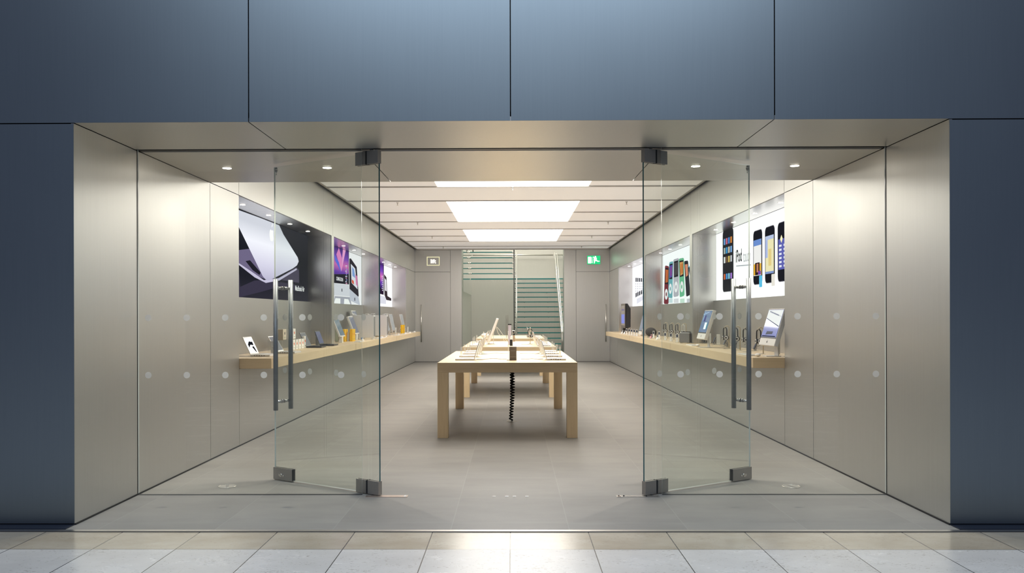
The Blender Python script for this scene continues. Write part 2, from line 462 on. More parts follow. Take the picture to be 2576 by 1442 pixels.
PE = emit('lit_panel_diffuser', (1.0, .94, .85), 7.2)
ORD = ['nearest the entrance', 'second from the entrance', 'third from the entrance', 'fourth from the entrance', 'fifth from the entrance', 'farthest from the entrance']
k = 0
for i in sorted(LIT):
    a, b = edges[i]+.037, edges[i+1]-.037
    t = thing('ceiling_light_panel', 'large bright rectangular ceiling light panel, ' + ORD[k], 'ceiling light', ((PX0+PX1)/2, (a+b)/2, HC), 0, 'bright ceiling light panels')
    hw, hd = (PX1-PX0)/2, (b-a)/2
    MB().box(-hw, hw, -hd, hd, 0, .004, PE, faces={'+z': BAR}).build('diffuser', t)
    mb = MB(); mb.box(-hw, hw, -hd, hd, .005, .06, BAR); mb.build('housing', t)
    k += 1

# spot lamps -------------------------------------------------------------
LENS = emit('lamp_lens', (1.0, .90, .78), 30.0)
LENS2 = emit('lamp_lens_pinkish', (1.0, .90, .86), 14.0)
RING = mat('lamp_ring', (.75, .73, .70), .3, .9)
def spot(name, loc, power, angle, col, blend=.8, rad=.03, rot=(0, 0, 0), parent=None):
    l = D.lights.new(name, 'SPOT'); l.energy = power; l.spot_size = math.radians(angle); l.spot_blend = blend; l.color = col
    l.shadow_soft_size = rad
    o = D.objects.new(name, l); COL.objects.link(o); o.location = loc; o.rotation_euler = rot
    if parent: o.parent = parent
    return o
def mk_down(r, lens):
    def f(label):
        t = thing('downlight', label, 'ceiling lamp')
        mb = MB(); mb.cyl((0, 0, -.0025), (0, 0, 0), r*1.18, RING, seg=24); mb.build('ring', t)
        mb = MB(); mb.cyl((0, 0, -.004), (0, 0, -.0026), r, lens, seg=24); mb.build('lens', t)
        return t
    return f
down = Proto(mk_down(.038, LENS))
for lab, x in (('leftmost', -2.59), ('second from the left', -1.68), ('third from the left', 1.65), ('rightmost', 2.54)):
    down('round downlight in the soffit behind the glass, ' + lab + ' of the four', (x, 7.58, HO), 0, 'entrance downlights')
    spot('spot_lamp', (x, 7.58, HO-.02), 100, 130, (1, .92, .80), 1.0, .035)
adown = Proto(mk_down(.032, LENS2))
OR4 = ['nearest', 'second', 'third', 'farthest']
alc = [('front', 9.285), ('middle', 14.235), ('rear', 19.185)]
for s, X, sd in ((-1, XL, 'left'), (1, XR, 'right')):
    for nm, a in alc:
        for q in range(4):
            y = a+.80+1.07*q
            adown('small recessed lamp in the %s alcove of the %s wall, %s of its four' % (nm, sd, OR4[q]), (X+s*.215, y, HO), 0, 'alcove lamps')
            spot('spot_lamp', (X+s*.215, y, HO-.02), 9, 80, (1, .84, .70), .9, .03)
bdown = Proto(mk_down(.05, LENS))
for y, nm in ((11.76, 'first'), (16.80, 'middle'), (21.78, 'rear')):
    for x, xn in ((-.81, 'left'), (0, 'centre'), (.82, 'right')):
        bdown('small round spotlight on the ceiling bar between bright panels, %s one of the %s trio' % (xn, nm), (x, y, HC-.014), 0, 'ceiling bar spotlights')
        spot('spot_lamp', (x, y, HC-.04), 25, 100, (1, .9, .76), 1.0, .05)
def mk_spr(label):
    t = thing('ceiling_sprinkler', label, 'sprinkler')
    mb = MB(); mb.cyl((0, 0, -.012), (0, 0, 0), .022, RING); mb.cyl((0, 0, -.05), (0, 0, -.012), .008, RING); mb.cyl((0, 0, -.054), (0, 0, -.05), .018, RING)
    mb.build('nozzle', t); return t
spr = Proto(mk_spr)
for lab, x, y in (('centre, nearest', -.0, 13.42), ('left side, nearest', -2.09, 15.2), ('right side, nearest', 2.06, 15.2), ('left side, second', -2.1, 18.5), ('right side, second', 2.1, 18.5),
               ('left side, third', -2.1, 21.8), ('right side, third', 2.05, 21.8), ('left side, farthest', -2.08, 25.05), ('right side, farthest', 2.05, 25.05)):
    spr('tiny sprinkler head under a ceiling bar, ' + lab, (x, y, HC-.014), 0, 'ceiling sprinklers')

# glazing ------------------------------------------------------------------
def dots(mb, pts, y0, y1):
    for x, z in pts: mb.cyl((x, y0, z), (x, y1, z), .0265, DOT, seg=28)
DZ = (1.435, .970)
T = .0075
for nm, x0, x1, s in (('window_1', XL+.004, -1.222, -1), ('window_2', 1.198, XR-.004, 1)):
    w = sthing(nm)
    MB().box(x0, x1, YG-T, YG+T, .002, HO+.02, PANE, faces={'+x': EDGE2, '-x': EDGE2}).build('glass_pane', w)
    mb = MB()
    base = -2.954 if s < 0 else 2.911
    dots(mb, [(base - s*.3128*i, z) for i in range(6) for z in DZ], YG-T-.0012, YG-T-.0002)
    mb.build('safety_dots', w)
    MB().box(x0, x1, YG-.012, YG+.012, 0, .004, CHAN).build('floor_channel', w)
def glass_door(nm, px, s):
    """local +x runs from pivot to free edge, s=+1 left leaf"""
    dr = sthing(nm); dr.location = (px, YG, 0)
    ang = math.atan2(.548, -.837*s) if True else 0
    dr.rotation_euler = (0, 0, ang)
    L0, L1 = -.082, 1.155
    Z0, Z1 = .012, HO-.028
    MB().box(L0, L1, -T, T, Z0, Z1, DOORPANE, faces={'-x': EDGE, '+x': EDGE2, '-z': EDGE2, '+z': EDGE2}).build('glass_pane', dr)
    def patch(name, x0, x1, z0, z1, slot):
        mb = MB()
        for sy in (-1, 1):
            mb.box(x0, x1, sy*T, sy*(T+.013), z0, z1, STEEL_D)
        mb.box(slot-.008, slot+.008, -T-.0135, T+.0135, z0, z1, DARK)
        mb.box(x0, x0+.004, -T, T, z0, z1, STEEL_D)
        return mb.build(name, dr)
    patch('pivot_patch', L0-.002, .162, .008, .116, .042)
    patch('pivot_patch', L0-.002, .162, HO-.118, HO-.010, .042)
    mb = MB(); mb.cyl((0, 0, HO-.01), (0, 0, HO+.004), .014, STEEL_D); mb.cyl((0, 0, 0), (0, 0, .01), .014, STEEL_D); mb.build('pivot_pin', dr)
    mb = MB()
    for sy in (-1, 1): mb.box(L1-.232, L1+.003, sy*T, sy*(T+.013), .008, .112, STEEL_D)
    mb.box(L1-.229, L1+.001, -T, T, .008, .012, DARK)
    mb.box(L1-.233, L1-.226, -T-.010, T+.010, .010, .110, DARK)
    lk = mb.build('lock_patch', dr)
    fs = -s   # side facing the mall
    fy = (T+.013)
    mb = MB()
    for sy in (-1, 1):
        mb.cyl((L1-.10, sy*fy, .052), (L1-.10, sy*(fy+.012), .052), .015, STEEL_B); mb.cyl((L1-.128, sy*fy, .048), (L1-.128, sy*(fy+.008), .048), .008, STEEL_B)
        mb.box(L1-.105, L1-.095, sy*(fy+.012), sy*(fy+.024), .045, .066, STEEL_B)
    mb.build('lock_turn', lk)
    # rods and bars
    hx = L1-.105
    for sy in (-1, 1):
        mb = MB(); mb.cyl((hx, sy*.085, .625), (hx, sy*.085, 1.765), .0205, TUBE, seg=24)
        h = mb.build('pull_handle', dr)
        mb = MB()
        for z in (.70, 1.69):
            mb.cyl((hx, sy*T, z), (hx, sy*.066, z), .011, STEEL_B, seg=16); mb.cyl((hx, sy*T, z), (hx, sy*(T+.012), z), .016, STEEL_D, seg=16)
            mb.cyl((hx, sy*.034, z), (hx, sy*.042, z), .013, STEEL_D, seg=16)
        mb.build('standoff', h)
    mb = MB()
    for i in range(4):
        for z in DZ:
            mb.cyl((.10+.3128*i, -s*(T+.0003), z), (.10+.3128*i, -s*(T+.0013), z), .0265, DOT, seg=28)
    mb.build('safety_dots', dr)
    mb = MB(); mb.tube([(L1-.022, 0, Z1-.004), (L1-.022, 0, Z1-.03)], [.008, .013], STEEL_D, 12); mb.tube([(L1-.022, 0, Z1-.03), (L1-.022, 0, Z1-.055)], [.013, .003], STEEL_D, 12)
    mb.cyl((L1-.022, 0, Z1-.058), (L1-.022, 0, Z1-.072), .003, STEEL_D, seg=8); mb.build('top_bolt', dr)
    return dr
glass_door('door_1', -1.140, 1)
glass_door('door_2', 1.113, -1)
# floor plates of the door springs, strike plates, floor boxes
PL = mat('floor_spring_plate', (.74, .62, .54), .3, .9)
t = thing('floor_spring_cover', 'copper-toned metal cover plate in the floor at the left glass door', 'floor plate', (-.96, 6.70, 0))
mb = MB(); mb.box(-.22, .115, -.032, .032, 0, .004, PL); mb.build('plate', t)
mb = MB(); mb.box(.085, .10, -.030, .030, .004, .005, mat('white_paint', (.85, .84, .82), .5)); mb.build('edge_strip', t)
t = thing('floor_spring_cover', 'open floor spring plate with exposed screws at the right glass door', 'floor plate', (.96, 6.70, 0))
mb = MB(); mb.box(-.14, .20, -.030, .030, 0, .003, STEEL_D); mb.box(-.13, -.105, -.02, .02, .003, .006, PL); mb.box(-.09, .06, -.018, .018, .003, .005, STEEL_B); mb.build('plate', t)
for x in (-.12, -.08, .1): MB().cyl((x, 0, .003), (x, 0, .009), .007, DARK, seg=10).build('screw', t)
st = MB()
st.box(-.012, .012, -.006, .006, 0, .003, mat('strike_metal', (.85, .84, .82), .3, .6))
def mk_strike(label):
    t = MB().box(-.013, .013, -.006, .006, 0, .003, mat('strike_metal', (.9, .89, .86), .35, .3)).build('strike_plate'); return tag(t, label, 'strike plate')
stp = Proto(mk_strike)
for lab, x in (('leftmost', -.155), ('second from the left', -.053), ('third from the left', .008), ('rightmost', .108)):
    stp('tiny bright floor strike plate at the middle of the doorway, ' + lab, (x, 6.70, 0), 0, 'floor strike plates')
def mk_fbox(label):
    t = thing('floor_socket', label, 'floor socket')
    mb = MB(); mb.cyl((0, 0, 0), (0, 0, .002), .073, mat('floor_box_lid', (.42, .40, .36), .5), seg=32); mb.build('lid', t)
    mb = MB(); mb.tube([(.073*math.cos(a*PI/16), .073*math.sin(a*PI/16), .002) for a in range(32)], .002, STEEL_B, 6, True); mb.build('rim', t)
    mb = MB(); mb.box(-.012, .012, -.07, .07, .002, .003, SHOPTILE); mb.cyl((.0, .0, .003), (0, 0, .005), .012, STEEL_D, seg=12); mb.build('latch', t)
    return t
fb = Proto(mk_fbox)
fb('round floor socket lid behind the left glass panel', (-2.43, 7.10, 0), .3, 'round floor sockets')
fb('round floor socket lid behind the right glass panel', (2.34, 7.09, 0), .3, 'round floor sockets')

# lights of the mall ---------------------------------------------------------
def area(name, loc, rot, sx, sy, power, col):
    l = D.lights.new(name, 'AREA'); l.shape = 'RECTANGLE'; l.size = sx; l.size_y = sy; l.energy = power; l.color = col
    o = D.objects.new(name, l); COL.objects.link(o); o.location = loc; o.rotation_euler = rot; return o
area('mall_skylight', (0, 0, 8.0), (0, 0, 0), 8.0, 4.5, 700, (.74, .86, 1.0))
area('stair_light', (0, 29.6, 8.1), (0, 0, 0), 2.6, 4.5, 620, (1.0, .97, .90))
w = D.worlds.new('world'); bpy.context.scene.world = w; w.use_nodes = True
bg = w.node_tree.nodes['Background']; bg.inputs[0].default_value = (.36, .42, .66, 1); bg.inputs[1].default_value = .18
sc = bpy.context.scene
sc.view_settings.view_transform = 'Standard'; sc.view_settings.look = 'None'; sc.view_settings.gamma = 1; sc.view_settings.exposure = .13
sc.view_settings.use_curve_mapping = False
cy = sc.cycles
cy.use_denoising = True; cy.max_bounces = 10; cy.diffuse_bounces = 5; cy.glossy_bounces = 6; cy.transparent_max_bounces = 40; cy.transmission_bounces = 8
cy.sample_clamp_indirect = 6; cy.caustics_reflective = False; cy.caustics_refractive = False
# ---------------------------------------------------------------- backlit pictures in the alcoves
def hexc(h): return srgb(int(h[0:2], 16), int(h[2:4], 16), int(h[4:6], 16))
def ink(h, s=1.0): return emit('print_%s_%s' % (h, s), hexc(h), s)
def gradprint(name, stops, axis, lo, hi, s=1.0):
    """printed blend of colours along an object axis"""
    if name in MATS: return MATS[name]
    m = D.materials.new(name); m.use_nodes = True; nt = m.node_tree; N = nt.nodes; L = nt.links
    N.remove(N['Principled BSDF']); e = N.new('ShaderNodeEmission'); e.inputs[1].default_value = s
    tc = N.new('ShaderNodeTexCoord'); sp = N.new('ShaderNodeSeparateXYZ'); L.new(tc.outputs['Object'], sp.inputs[0])
    mr = N.new('ShaderNodeMapRange'); mr.inputs['From Min'].default_value = lo; mr.inputs['From Max'].default_value = hi
    L.new(sp.outputs['XYZ'.index(axis)], mr.inputs['Value'])
    cr = N.new('ShaderNodeValToRGB'); E = cr.color_ramp.elements
    for i, (p, h) in enumerate(stops):
        el = E[i] if i < 2 else E.new(p)
        el.position = p; el.color = (*hexc(h), 1)
    L.new(mr.outputs[0], cr.inputs[0]); L.new(cr.outputs[0], e.inputs[0]); L.new(e.outputs[0], N['Material Output'].inputs['Surface'])
    MATS[name] = m
    return m
def rrect(y0, y1, z0, z1, r, ry=None):
    ry = ry or r; out = []
    for cy_, cz, a0 in ((y1-ry, z1-r, 0), (y0+ry, z1-r, 90), (y0+ry, z0+r, 180), (y1-ry, z0+r, 270)):
        for k in range(5):
            a = math.radians(a0+k*22.5); out.append((cy_+ry*math.cos(a), cz+r*math.sin(a)))
    return out
class Poster:
    def __init__(s, side, bay, label, bg, bgmat=None):
        s.s = -1 if side == 'left' else 1
        X = XL if s.s < 0 else XR
        s.P = X + s.s*.40; s.a, s.e = SEG[bay][0]+.004, SEG[bay][1]-.004
        s.root = thing('lightbox_poster', label, 'poster', (s.P, (s.a+s.e)/2, LIPZ))
        s.o = Vector((s.P, (s.a+s.e)/2, LIPZ))
        m = bgmat or ink(bg, 1.0)
        h = (s.e-s.a)/2
        MB().box(0, s.s*.03, -h, h, .004, HO-LIPZ-.004, m, faces={'+y': DARK, '-y': DARK, '+z': DARK, '-z': DARK}).build('backlit_panel', s.root)
    def pt(s, x, y): p = PIX(x, y, 'X', s.P); return (p.y, p.z)
    def sh(s, name, pts, m, layer=1, world=False, parent=None):
        """outline given in photo pixels (or metres when world)"""
        q = pts if world else [s.pt(*p) for p in pts]
        q = [(min(max(y, s.a), s.e), min(max(z, LIPZ+.004), HO-.004)) for y, z in q]
        if isinstance(m, str): m = ink(m)
        P = [(-s.s*.0012*(layer-1), y-s.o.y, z-s.o.z) for y, z in q]
        return MB().prism(P, (-s.s*.0012, 0, 0), m).build(name, parent or s.root)
    def text(s, txt, x, y, size, m, sx=1.0, off=0, layer=1):
        p = s.pt(x, y) if not isinstance(x, Vector) else (x.y, x.z)
        if s.s < 0: rot = Matrix(((0, 0, 1, 0), (1, 0, 0, 0), (0, 1, 0, 0), (0, 0, 0, 1)))
        else: rot = Matrix(((0, 0, -1, 0), (-1, 0, 0, 0), (0, 1, 0, 0), (0, 0, 0, 1)))
        M = Matrix.Translation((-s.s*(.0012*layer+.0004), p[0]-s.o.y, p[1]-s.o.z)) @ rot
        return text_mesh(txt, size, m, 'lettering', s.root, M, off, .0003, sx=sx)
def apple(yc, zc, h, bite=1):
    """small fruit silhouette with a bitten side, plus its leaf"""
    pts = []
    for k in range(28):
        a = 2*PI*k/28
        r = 1.0 - .12*max(0, math.cos(a-PI/2))**6*3 - .10*max(0, math.cos(a+PI/2))**8*2
        y, z = r*math.cos(a)*(1-.12*(math.sin(a) < 0)*abs(math.sin(a))), r*math.sin(a)
        dx, dz = y-bite*1.15, z-.12
        dd = math.hypot(dx, dz)
        if dd < .48: y, z = bite*1.15+dx/dd*.48, .12+dz/dd*.48
        pts.append((yc+y*h*.42, zc+z*h*.42))
    leaf = [(yc+.02*h, zc+.44*h), (yc+.05*h, zc+.58*h), (yc+.20*h, zc+.70*h), (yc+.17*h, zc+.54*h)]
    return pts, leaf

# left 1: open silver laptop on near-black
LB = gradprint('print_dark_laptop_sheet', [(0, '2c2a33'), (.25, '1b1b22'), (.6, '17181d'), (1, '2a2a30')], 'Z', 0, 1.1)
p = Poster('left', 0, 'lit poster of an open silver laptop on near-black, first left alcove', '1b1b22', LB)
p.sh('reflection', [(590, 655), (602, 690), (604, 722), (640, 706), (668, 704), (740, 716), (760, 724), (760, 735), (700, 722), (655, 735), (603, 757), (585, 757)], '3a3546', 1)
p.sh('reflection', [(702, 700), (745, 672), (752, 680), (752, 712), (706, 704)], '4c4658', 2)
DK = gradprint('print_laptop_deck', [(0, '8d84a6'), (1, '3c3747')], 'Z', 0, .6)
dk = p.sh('laptop_deck', [(570, 636), (602, 629), (628, 626), (668, 703), (640, 692), (602, 664), (570, 645)], '6f6685', 3)
p.sh('key_field', [(617, 657), (628, 655), (655, 686), (652, 692), (635, 680)], '1c1a22', 4, parent=dk)
p.sh('laptop_edge', [(570, 645), (602, 663.5), (640, 689), (663, 705), (700, 700), (745, 675), (746, 679), (702, 706), (668, 712), (640, 698), (602, 668), (570, 650)], 'c9c3dc', 4)
LIDM = gradprint('print_laptop_lid', [(0, 'a9a4bf'), (.35, 'cfccdf'), (.7, 'e9e9f2'), (1, 'c8cad4')], 'Z', .2, 1.0, 1.15)
ld = p.sh('laptop_lid', [(560, 490), (602.8, 530), (650, 547), (701.4, 567), (712, 590), (748, 648), (750.5, 658), (746, 668), (735, 676), (690, 699), (674, 706), (667, 703), (660, 695), (602.8, 577.6), (575, 520)], LIDM, 5)
yy, zz = p.pt(682, 592); a1, a2 = apple(yy, zz, .25, 1)
p.sh('fruit_mark', a1, 'ffffff', 7, True, ld); p.sh('leaf_mark', a2, 'ffffff', 7, True, ld)
p.text('MacBook Air', 742, 731, .115, ink('f4f4f4'), .95, .002, 2)

# left 2: two silver desktop computers
p = Poster('left', 1, 'lit poster of two silver desktop computers with purple screens, second left alcove', 'f4f2f6', ink('f4f2f6', 1.05))
AUR = gradprint('print_aurora', [(0, '15101f'), (.22, '241545'), (.42, '6a3fae'), (.6, 'd36fb4'), (.78, '7a4ab8'), (1, '4a2a78')], 'Z', .3, 1.1)
scn = p.sh('screen', [(825, 572), (877.5, 600), (878, 716), (840, 712), (825, 710)], '17131d', 1)
p.sh('wallpaper', [(826, 576), (876.5, 604), (876.5, 690), (840, 690), (826, 688)], AUR, 2, parent=scn)
for k, (q, c) in enumerate(([[(858, 682), (846, 640), (852, 618), (860, 650)], 'e58ac6'], [[(858, 684), (862, 616), (869, 612), (864, 655)], 'f0a6d8'], [[(857, 684), (842, 655), (841, 640), (852, 660)], '5e6fe0'])):
    p.sh('light_ray', q, c, 3+k, parent=scn)
for k in range(11):
    z = 668+k*4.4; q = [(868+(k % 3), z), (872.5-(k % 2), z), (872.5-(k % 2), z+2.6), (868+(k % 3), z+2.6)]
    p.sh('dock_icon', q, ('d8d4ea', 'e0a0c4', '8fa6e0')[k % 3], 6, parent=scn)
p.text('COMING SOON', 845, 705, .10, ink('f0eef4'), .9, .002, 6)
ch = p.sh('chin', [(826, 711), (840, 713), (878, 717), (880, 746), (840, 743), (826, 741)], 'dadbe4', 2)
yy, zz = p.pt(860, 730); a1, a2 = apple(yy, zz, .10, 1); p.sh('fruit_mark', a1, '3a3a44', 3, True, ch)
p.sh('stand', [(842, 745), (880, 748), (884, 768), (840, 765)], 'a9aab6', 1)
for q in ([(844, 750), (856, 751), (856, 766), (840, 765), (840, 762)], [(866, 752), (876, 753), (881, 765), (881, 768), (865, 767)]): p.sh('white_tag', q, 'ffffff', 2)
s2 = p.sh('screen', [(878.5, 651), (882, 650), (897, 672), (902, 744), (901, 747), (879, 727)], '231c24', 3)
p.sh('window_image', [(882, 664), (893, 676), (899, 728), (884, 712)], 'e6e6f2', 4, parent=s2)
p.sh('window_image', [(885, 672), (890, 678), (893, 700), (886, 694)], '7fa0dc', 5, parent=s2)
p.sh('window_image', [(884, 703), (889, 707), (890, 716), (885, 712)], 'e0512a', 5, parent=s2)
p.sh('window_image', [(893, 690), (898, 696), (899.5, 722), (895, 716)], 'd87fb0', 5, parent=s2)
c2 = p.sh('chin', [(879, 727.5), (901.5, 748), (905, 766), (904, 768), (880, 756)], 'c7cad8', 3)
yy, zz = p.pt(892, 753); a1, a2 = apple(yy, zz, .11, 1); p.sh('fruit_mark', a1, '2c2c36', 4, True, c2)

# left 3
p = Poster('left', 2, 'lit poster of a purple-screened computer and black phone, farthest left alcove', 'f6f4f7', ink('f6f4f7', 1.05))
s3 = p.sh('screen', [(940, 640), (956, 645), (965.5, 660), (965, 742), (950, 738)], '2a1a30', 1)
p.sh('wallpaper', [(945, 645), (957, 650), (964, 664), (963.5, 728), (952, 725)], AUR, 2, parent=s3)
for k in range(8): p.sh('dock_icon', [(960+(k % 2), 694+k*5), (963, 694+k*5), (963, 697+k*5), (960+(k % 2), 697+k*5)], 'cfc6e2', 4, parent=s3)
p.sh('chin', [(940, 738), (971, 748), (971, 765), (940, 762)], 'd5d6e0', 1)
p.sh('phone', [(966, 690), (972, 698), (974.5, 745), (984, 751), (984, 757), (972, 755), (967, 742)], '3a3034', 2)
p.sh('phone_screen', [(967.5, 700), (971, 705), (972.5, 733), (968.5, 731)], 'e8e6ea', 3)

# right 1: white music players
W1 = ink('ffffff', 1.35)
p = Poster('right', 0, 'bright white lit poster of four black handheld players, first right alcove', 'ffffff', W1)
def player(x0, x1, t, b, layer=1):
    """rounded black body between two photo columns"""
    y0, y1 = sorted((p.pt(x0, 650)[0], p.pt(x1, 650)[0])); z1, z0 = p.pt((x0+x1)/2, t)[1], p.pt((x0+x1)/2, b)[1]
    h = (z1-z0)/2
    body = p.sh('player_body', rrect(y0, y1, z0, z1, .07), '17161a', layer, True)
    p.sh('player_rim', rrect(y0-.008, y1+.008, z0-.008, z1+.008, .075), '8f8c94', layer-1 if layer > 1 else layer, True, body)
    return body, y0, y1, z0, z1
def rc(body, y0, y1, z0, z1, fy0, fy1, fz0, fz1, c, l, nm='screen_area'):
    Y = lambda u: y1-(y1-y0)*u
    Z = lambda v: z0+(z1-z0)*v
    a, b = sorted((Y(fy0), Y(fy1)))
    return p.sh(nm, [(a, Z(fz0)), (b, Z(fz0)), (b, Z(fz1)), (a, Z(fz1))], c, l, True, body)
icol = ['6fa8e6', 'd86f8f', '4f8fe0', 'e08a3a', 'b9c2c0', '3f9fe0', 'd9cfc0', '7fb0ea', 'f2f2f2', '7a5a3a', 'e6c86a', 'cfcfd6']
B = player(1818.5, 1845, 578, 733, 2)
for i in range(12): rc(*B, .12+.21*(i % 4), .12+.21*(i % 4)+.14, .77-.15*(i//4), .77-.15*(i//4)+.10, icol[i], 4, 'app_icon')
for i in range(4): rc(*B, .12+.21*i, .12+.21*i+.14, .20, .29, ('e06a3a', '4f9fe6', '8fd0ea', 'b080e0')[i], 4, 'app_icon')
B = player(1895.5, 1917.5, 580, 715, 2)
rc(*B, .07, .93, .16, .83, 'f2f0ee', 4); rc(*B, .07, .93, .72, .83, '6d8fd0', 5, 'title_bar'); rc(*B, .07, .93, .17, .38, 'e8b030', 5, 'photo_area')
rc(*B, .25, .75, .17, .40, '2a1a16', 6, 'photo_area'); rc(*B, .42, .62, .22, .38, 'c08060', 7, 'photo_area'); rc(*B, .60, .90, .17, .24, '7a48a8', 7, 'photo_area')
B = player(1925, 1949, 570, 711, 2)
rc(*B, .07, .93, .16, .84, 'efe6b8', 4); rc(*B, .07, .93, .77, .84, 'b9c6e6', 5, 'title_bar'); rc(*B, .07, .30, .45, .80, 'aebbe6', 5, 'map_water'); rc(*B, .4, .7, .3, .6, 'e6cf8a', 6, 'map_land'); rc(*B, .07, .93, .16, .20, '7f96cc', 5, 'title_bar')
B = player(1957, 1986, 558, 707, 2)
rc(*B, .07, .93, .20, .72, '5f62b0', 4)
for i in range(6):
    for j in range(2): rc(*B, .14+.4*j, .36+.4*j, .24+.07*i, .275+.07*i, 'e6e8f6', 5, 'list_row')
y, z = p.pt(1967, 601)
p.sh('sun_icon', [(y-.05, z), (y, z+.05), (y+.05, z), (y, z-.05)], 'fff6c8', 6, True)
for x0, x1, t, b, c in ((1911, 1918.5, 694, 723, '5fc0e8'), (1942, 1950.5, 690, 720, 'e9e4da')):
    y0, y1 = sorted((p.pt(x0, 700)[0], p.pt(x1, 700)[0])); p.sh('app_card', rrect(y0, y1, p.pt(x0, b)[1], p.pt(x0, t)[1], .015), c, 6, True)
p.text('iPod', 1851, 660, .26, ink('2c2c30'), .74, .006, 1)
p.text('touch', PIX(1870, 660, 'X', p.P), 0, .26, ink('a9abb2'), .62, -.001, 1)
p.sh('fine_print', [(1852, 668), (1889, 665), (1889, 668), (1852, 671)], 'b9bcc4', 1)

# right 2: coloured players
p = Poster('right', 1, 'white lit poster of five colourful slim music players, second right alcove', 'fbfcff', ink('fbfcff', 1.15))
def nano(q, body, scr, lay, wheel=True, rim=None):
    """q = TL, TR, BR, BL photo pixels"""
    (ax, ay), (bx, by), (cx_, cy_), (dx, dy) = q
    def P(u, v):
        x = (ax*(1-u)+bx*u)*(1-v)+(dx*(1-u)+cx_*u)*v; y = (ay*(1-u)+by*u)*(1-v)+(dy*(1-u)+cy_*u)*v
        return (x, y)
    b = p.sh('player_body', [P(0, .03), P(.15, 0), P(.85, 0), P(1, .03), P(1, .97), P(.85, 1), P(.15, 1), P(0, .97)], body, lay)
    s_ = p.sh('player_screen', [P(.12, .06), P(.88, .06), P(.88, .48), P(.12, .48)], '1a181c', lay+1, parent=b)
    for k, c in enumerate(scr):
        p.sh('screen_picture', [P(.2+.14*k, .10+.05*k), P(.85, .10+.04*k), P(.8, .42-.03*k), P(.25+.1*k, .45-.05*k)], c, lay+2+k, parent=b)
    if wheel:
        for rr, c, l in ((.34, 'f6f6f8', 2), (.13, body, 3)):
            p.sh('click_wheel', [P(.5+rr*math.cos(t*PI/9), .745+rr*.42*math.sin(t*PI/9)) for t in range(18)], c, lay+l, parent=b)
    return b
nano([(1673, 668), (1683, 670), (1682, 765), (1670, 765)], '7a2a34', ['c86a3a'], 1)
nano([(1684, 660), (1694, 657), (1692, 751), (1681, 749)], '6fb0b8', ['5a4fb0', '8a4a9a'], 4)
nano([(1694, 653), (1708, 649), (1707.5, 745), (1694.5, 748)], 'b9b9c2', ['4a4446'], 1)
nano([(1708, 651), (1721, 648.5), (1722.5, 744), (1710.5, 748.5)], '6fbf94', ['e0a060', 'd08040'], 4)
nano([(1721, 657), (1731, 655.5), (1736.5, 742), (1726.5, 747)], '2b2a2e', ['e09070'], 1, False)
nano([(1731, 670), (1735, 669), (1748, 725), (1740, 716)], '7fb6cc', ['30404a'], 4)
for x0, x1, c in ((1682, 1692, 'cfe6ea'), (1695, 1707, 'e4e4ea'), (1711, 1722, 'd0ecdc'), (1728, 1736, 'cfd0d8')):
    p.sh('mirror_image', [(x0, 752), (x1, 751), (x1, 762), (x0, 762)], c, 1)

# right 3: rows of small dark players
p = Poster('right', 2, 'white lit poster with rows of small dark devices, farthest right alcove', 'f6f6fa', ink('f6f6fa', 1.15))
for i in range(6):
    x = 1599+i*4.4
    p.sh('small_device', [(x, 699+i*.3), (x+2.6, 699+i*.3), (x+2.6, 709), (x, 709.5)], '2c2c34', 1)
    for k in range(4): p.sh('small_device', [(x, 713+k*6.0), (x+1.3, 713+k*6), (x+1.3, 716+k*6), (x, 716+k*6)], 'a9aab4', 1)
    p.sh('small_device', [(x, 738-i*2.2), (x+2.8, 736-i*2.2), (x+2.8, 746-i*2.2), (x, 749-i*2.2)], '202026', 1)
p.sh('mirror_image', [(1602, 752), (1622, 742), (1622, 752), (1602, 765)], 'dcdde6', 1)

# ---------------------------------------------------------------- counters
def counter(s, X, fx, y0, y1, label, wy=None):
    t = thing('display_counter', label, 'counter', (fx, (y0+y1)/2, CB), 0, 'maple display counters along the walls')
    h = (y1-y0)/2; T_ = CT-CB-.0015
    back = (X+s*.352)-fx
    mb = MB()
    if wy is None: mb.box(0, back, -h+.11, h-.001, 0, T_, MAPLE)
    else:
        c = (y0+y1)/2
        P = [(0, -h+.11), (0, h-.001), (X-s*.004-fx, h-.001), (X-s*.004-fx, wy-c), (back, wy-c), (back, -h+.11)]
        mb.prism([(x, y, 0) for x, y in P], (0, 0, T_), MAPLE)
    mb.build('worktop', t, .0015, 1)
    mb = MB(); mb.box(0, back, -h+.001, -h+.109, 0, T_, MAPLE_X); mb.build('end_board', t, .0015, 1)
    return t
ls = [9.34, 14.32, 19.38, 24.40]; rs = [9.30, 14.12, 19.08, 23.97]
for i, nm in enumerate(('front', 'middle', 'rear')):
    counter(-1, XL, -2.70, ls[i], ls[i+1], 'pale maple wall counter on the left, %s section' % nm, 23.865 if i == 2 else None)
    counter(1, XR, 2.652, rs[i], rs[i+1], 'pale maple wall counter on the right, %s section' % nm, 23.865 if i == 2 else None)

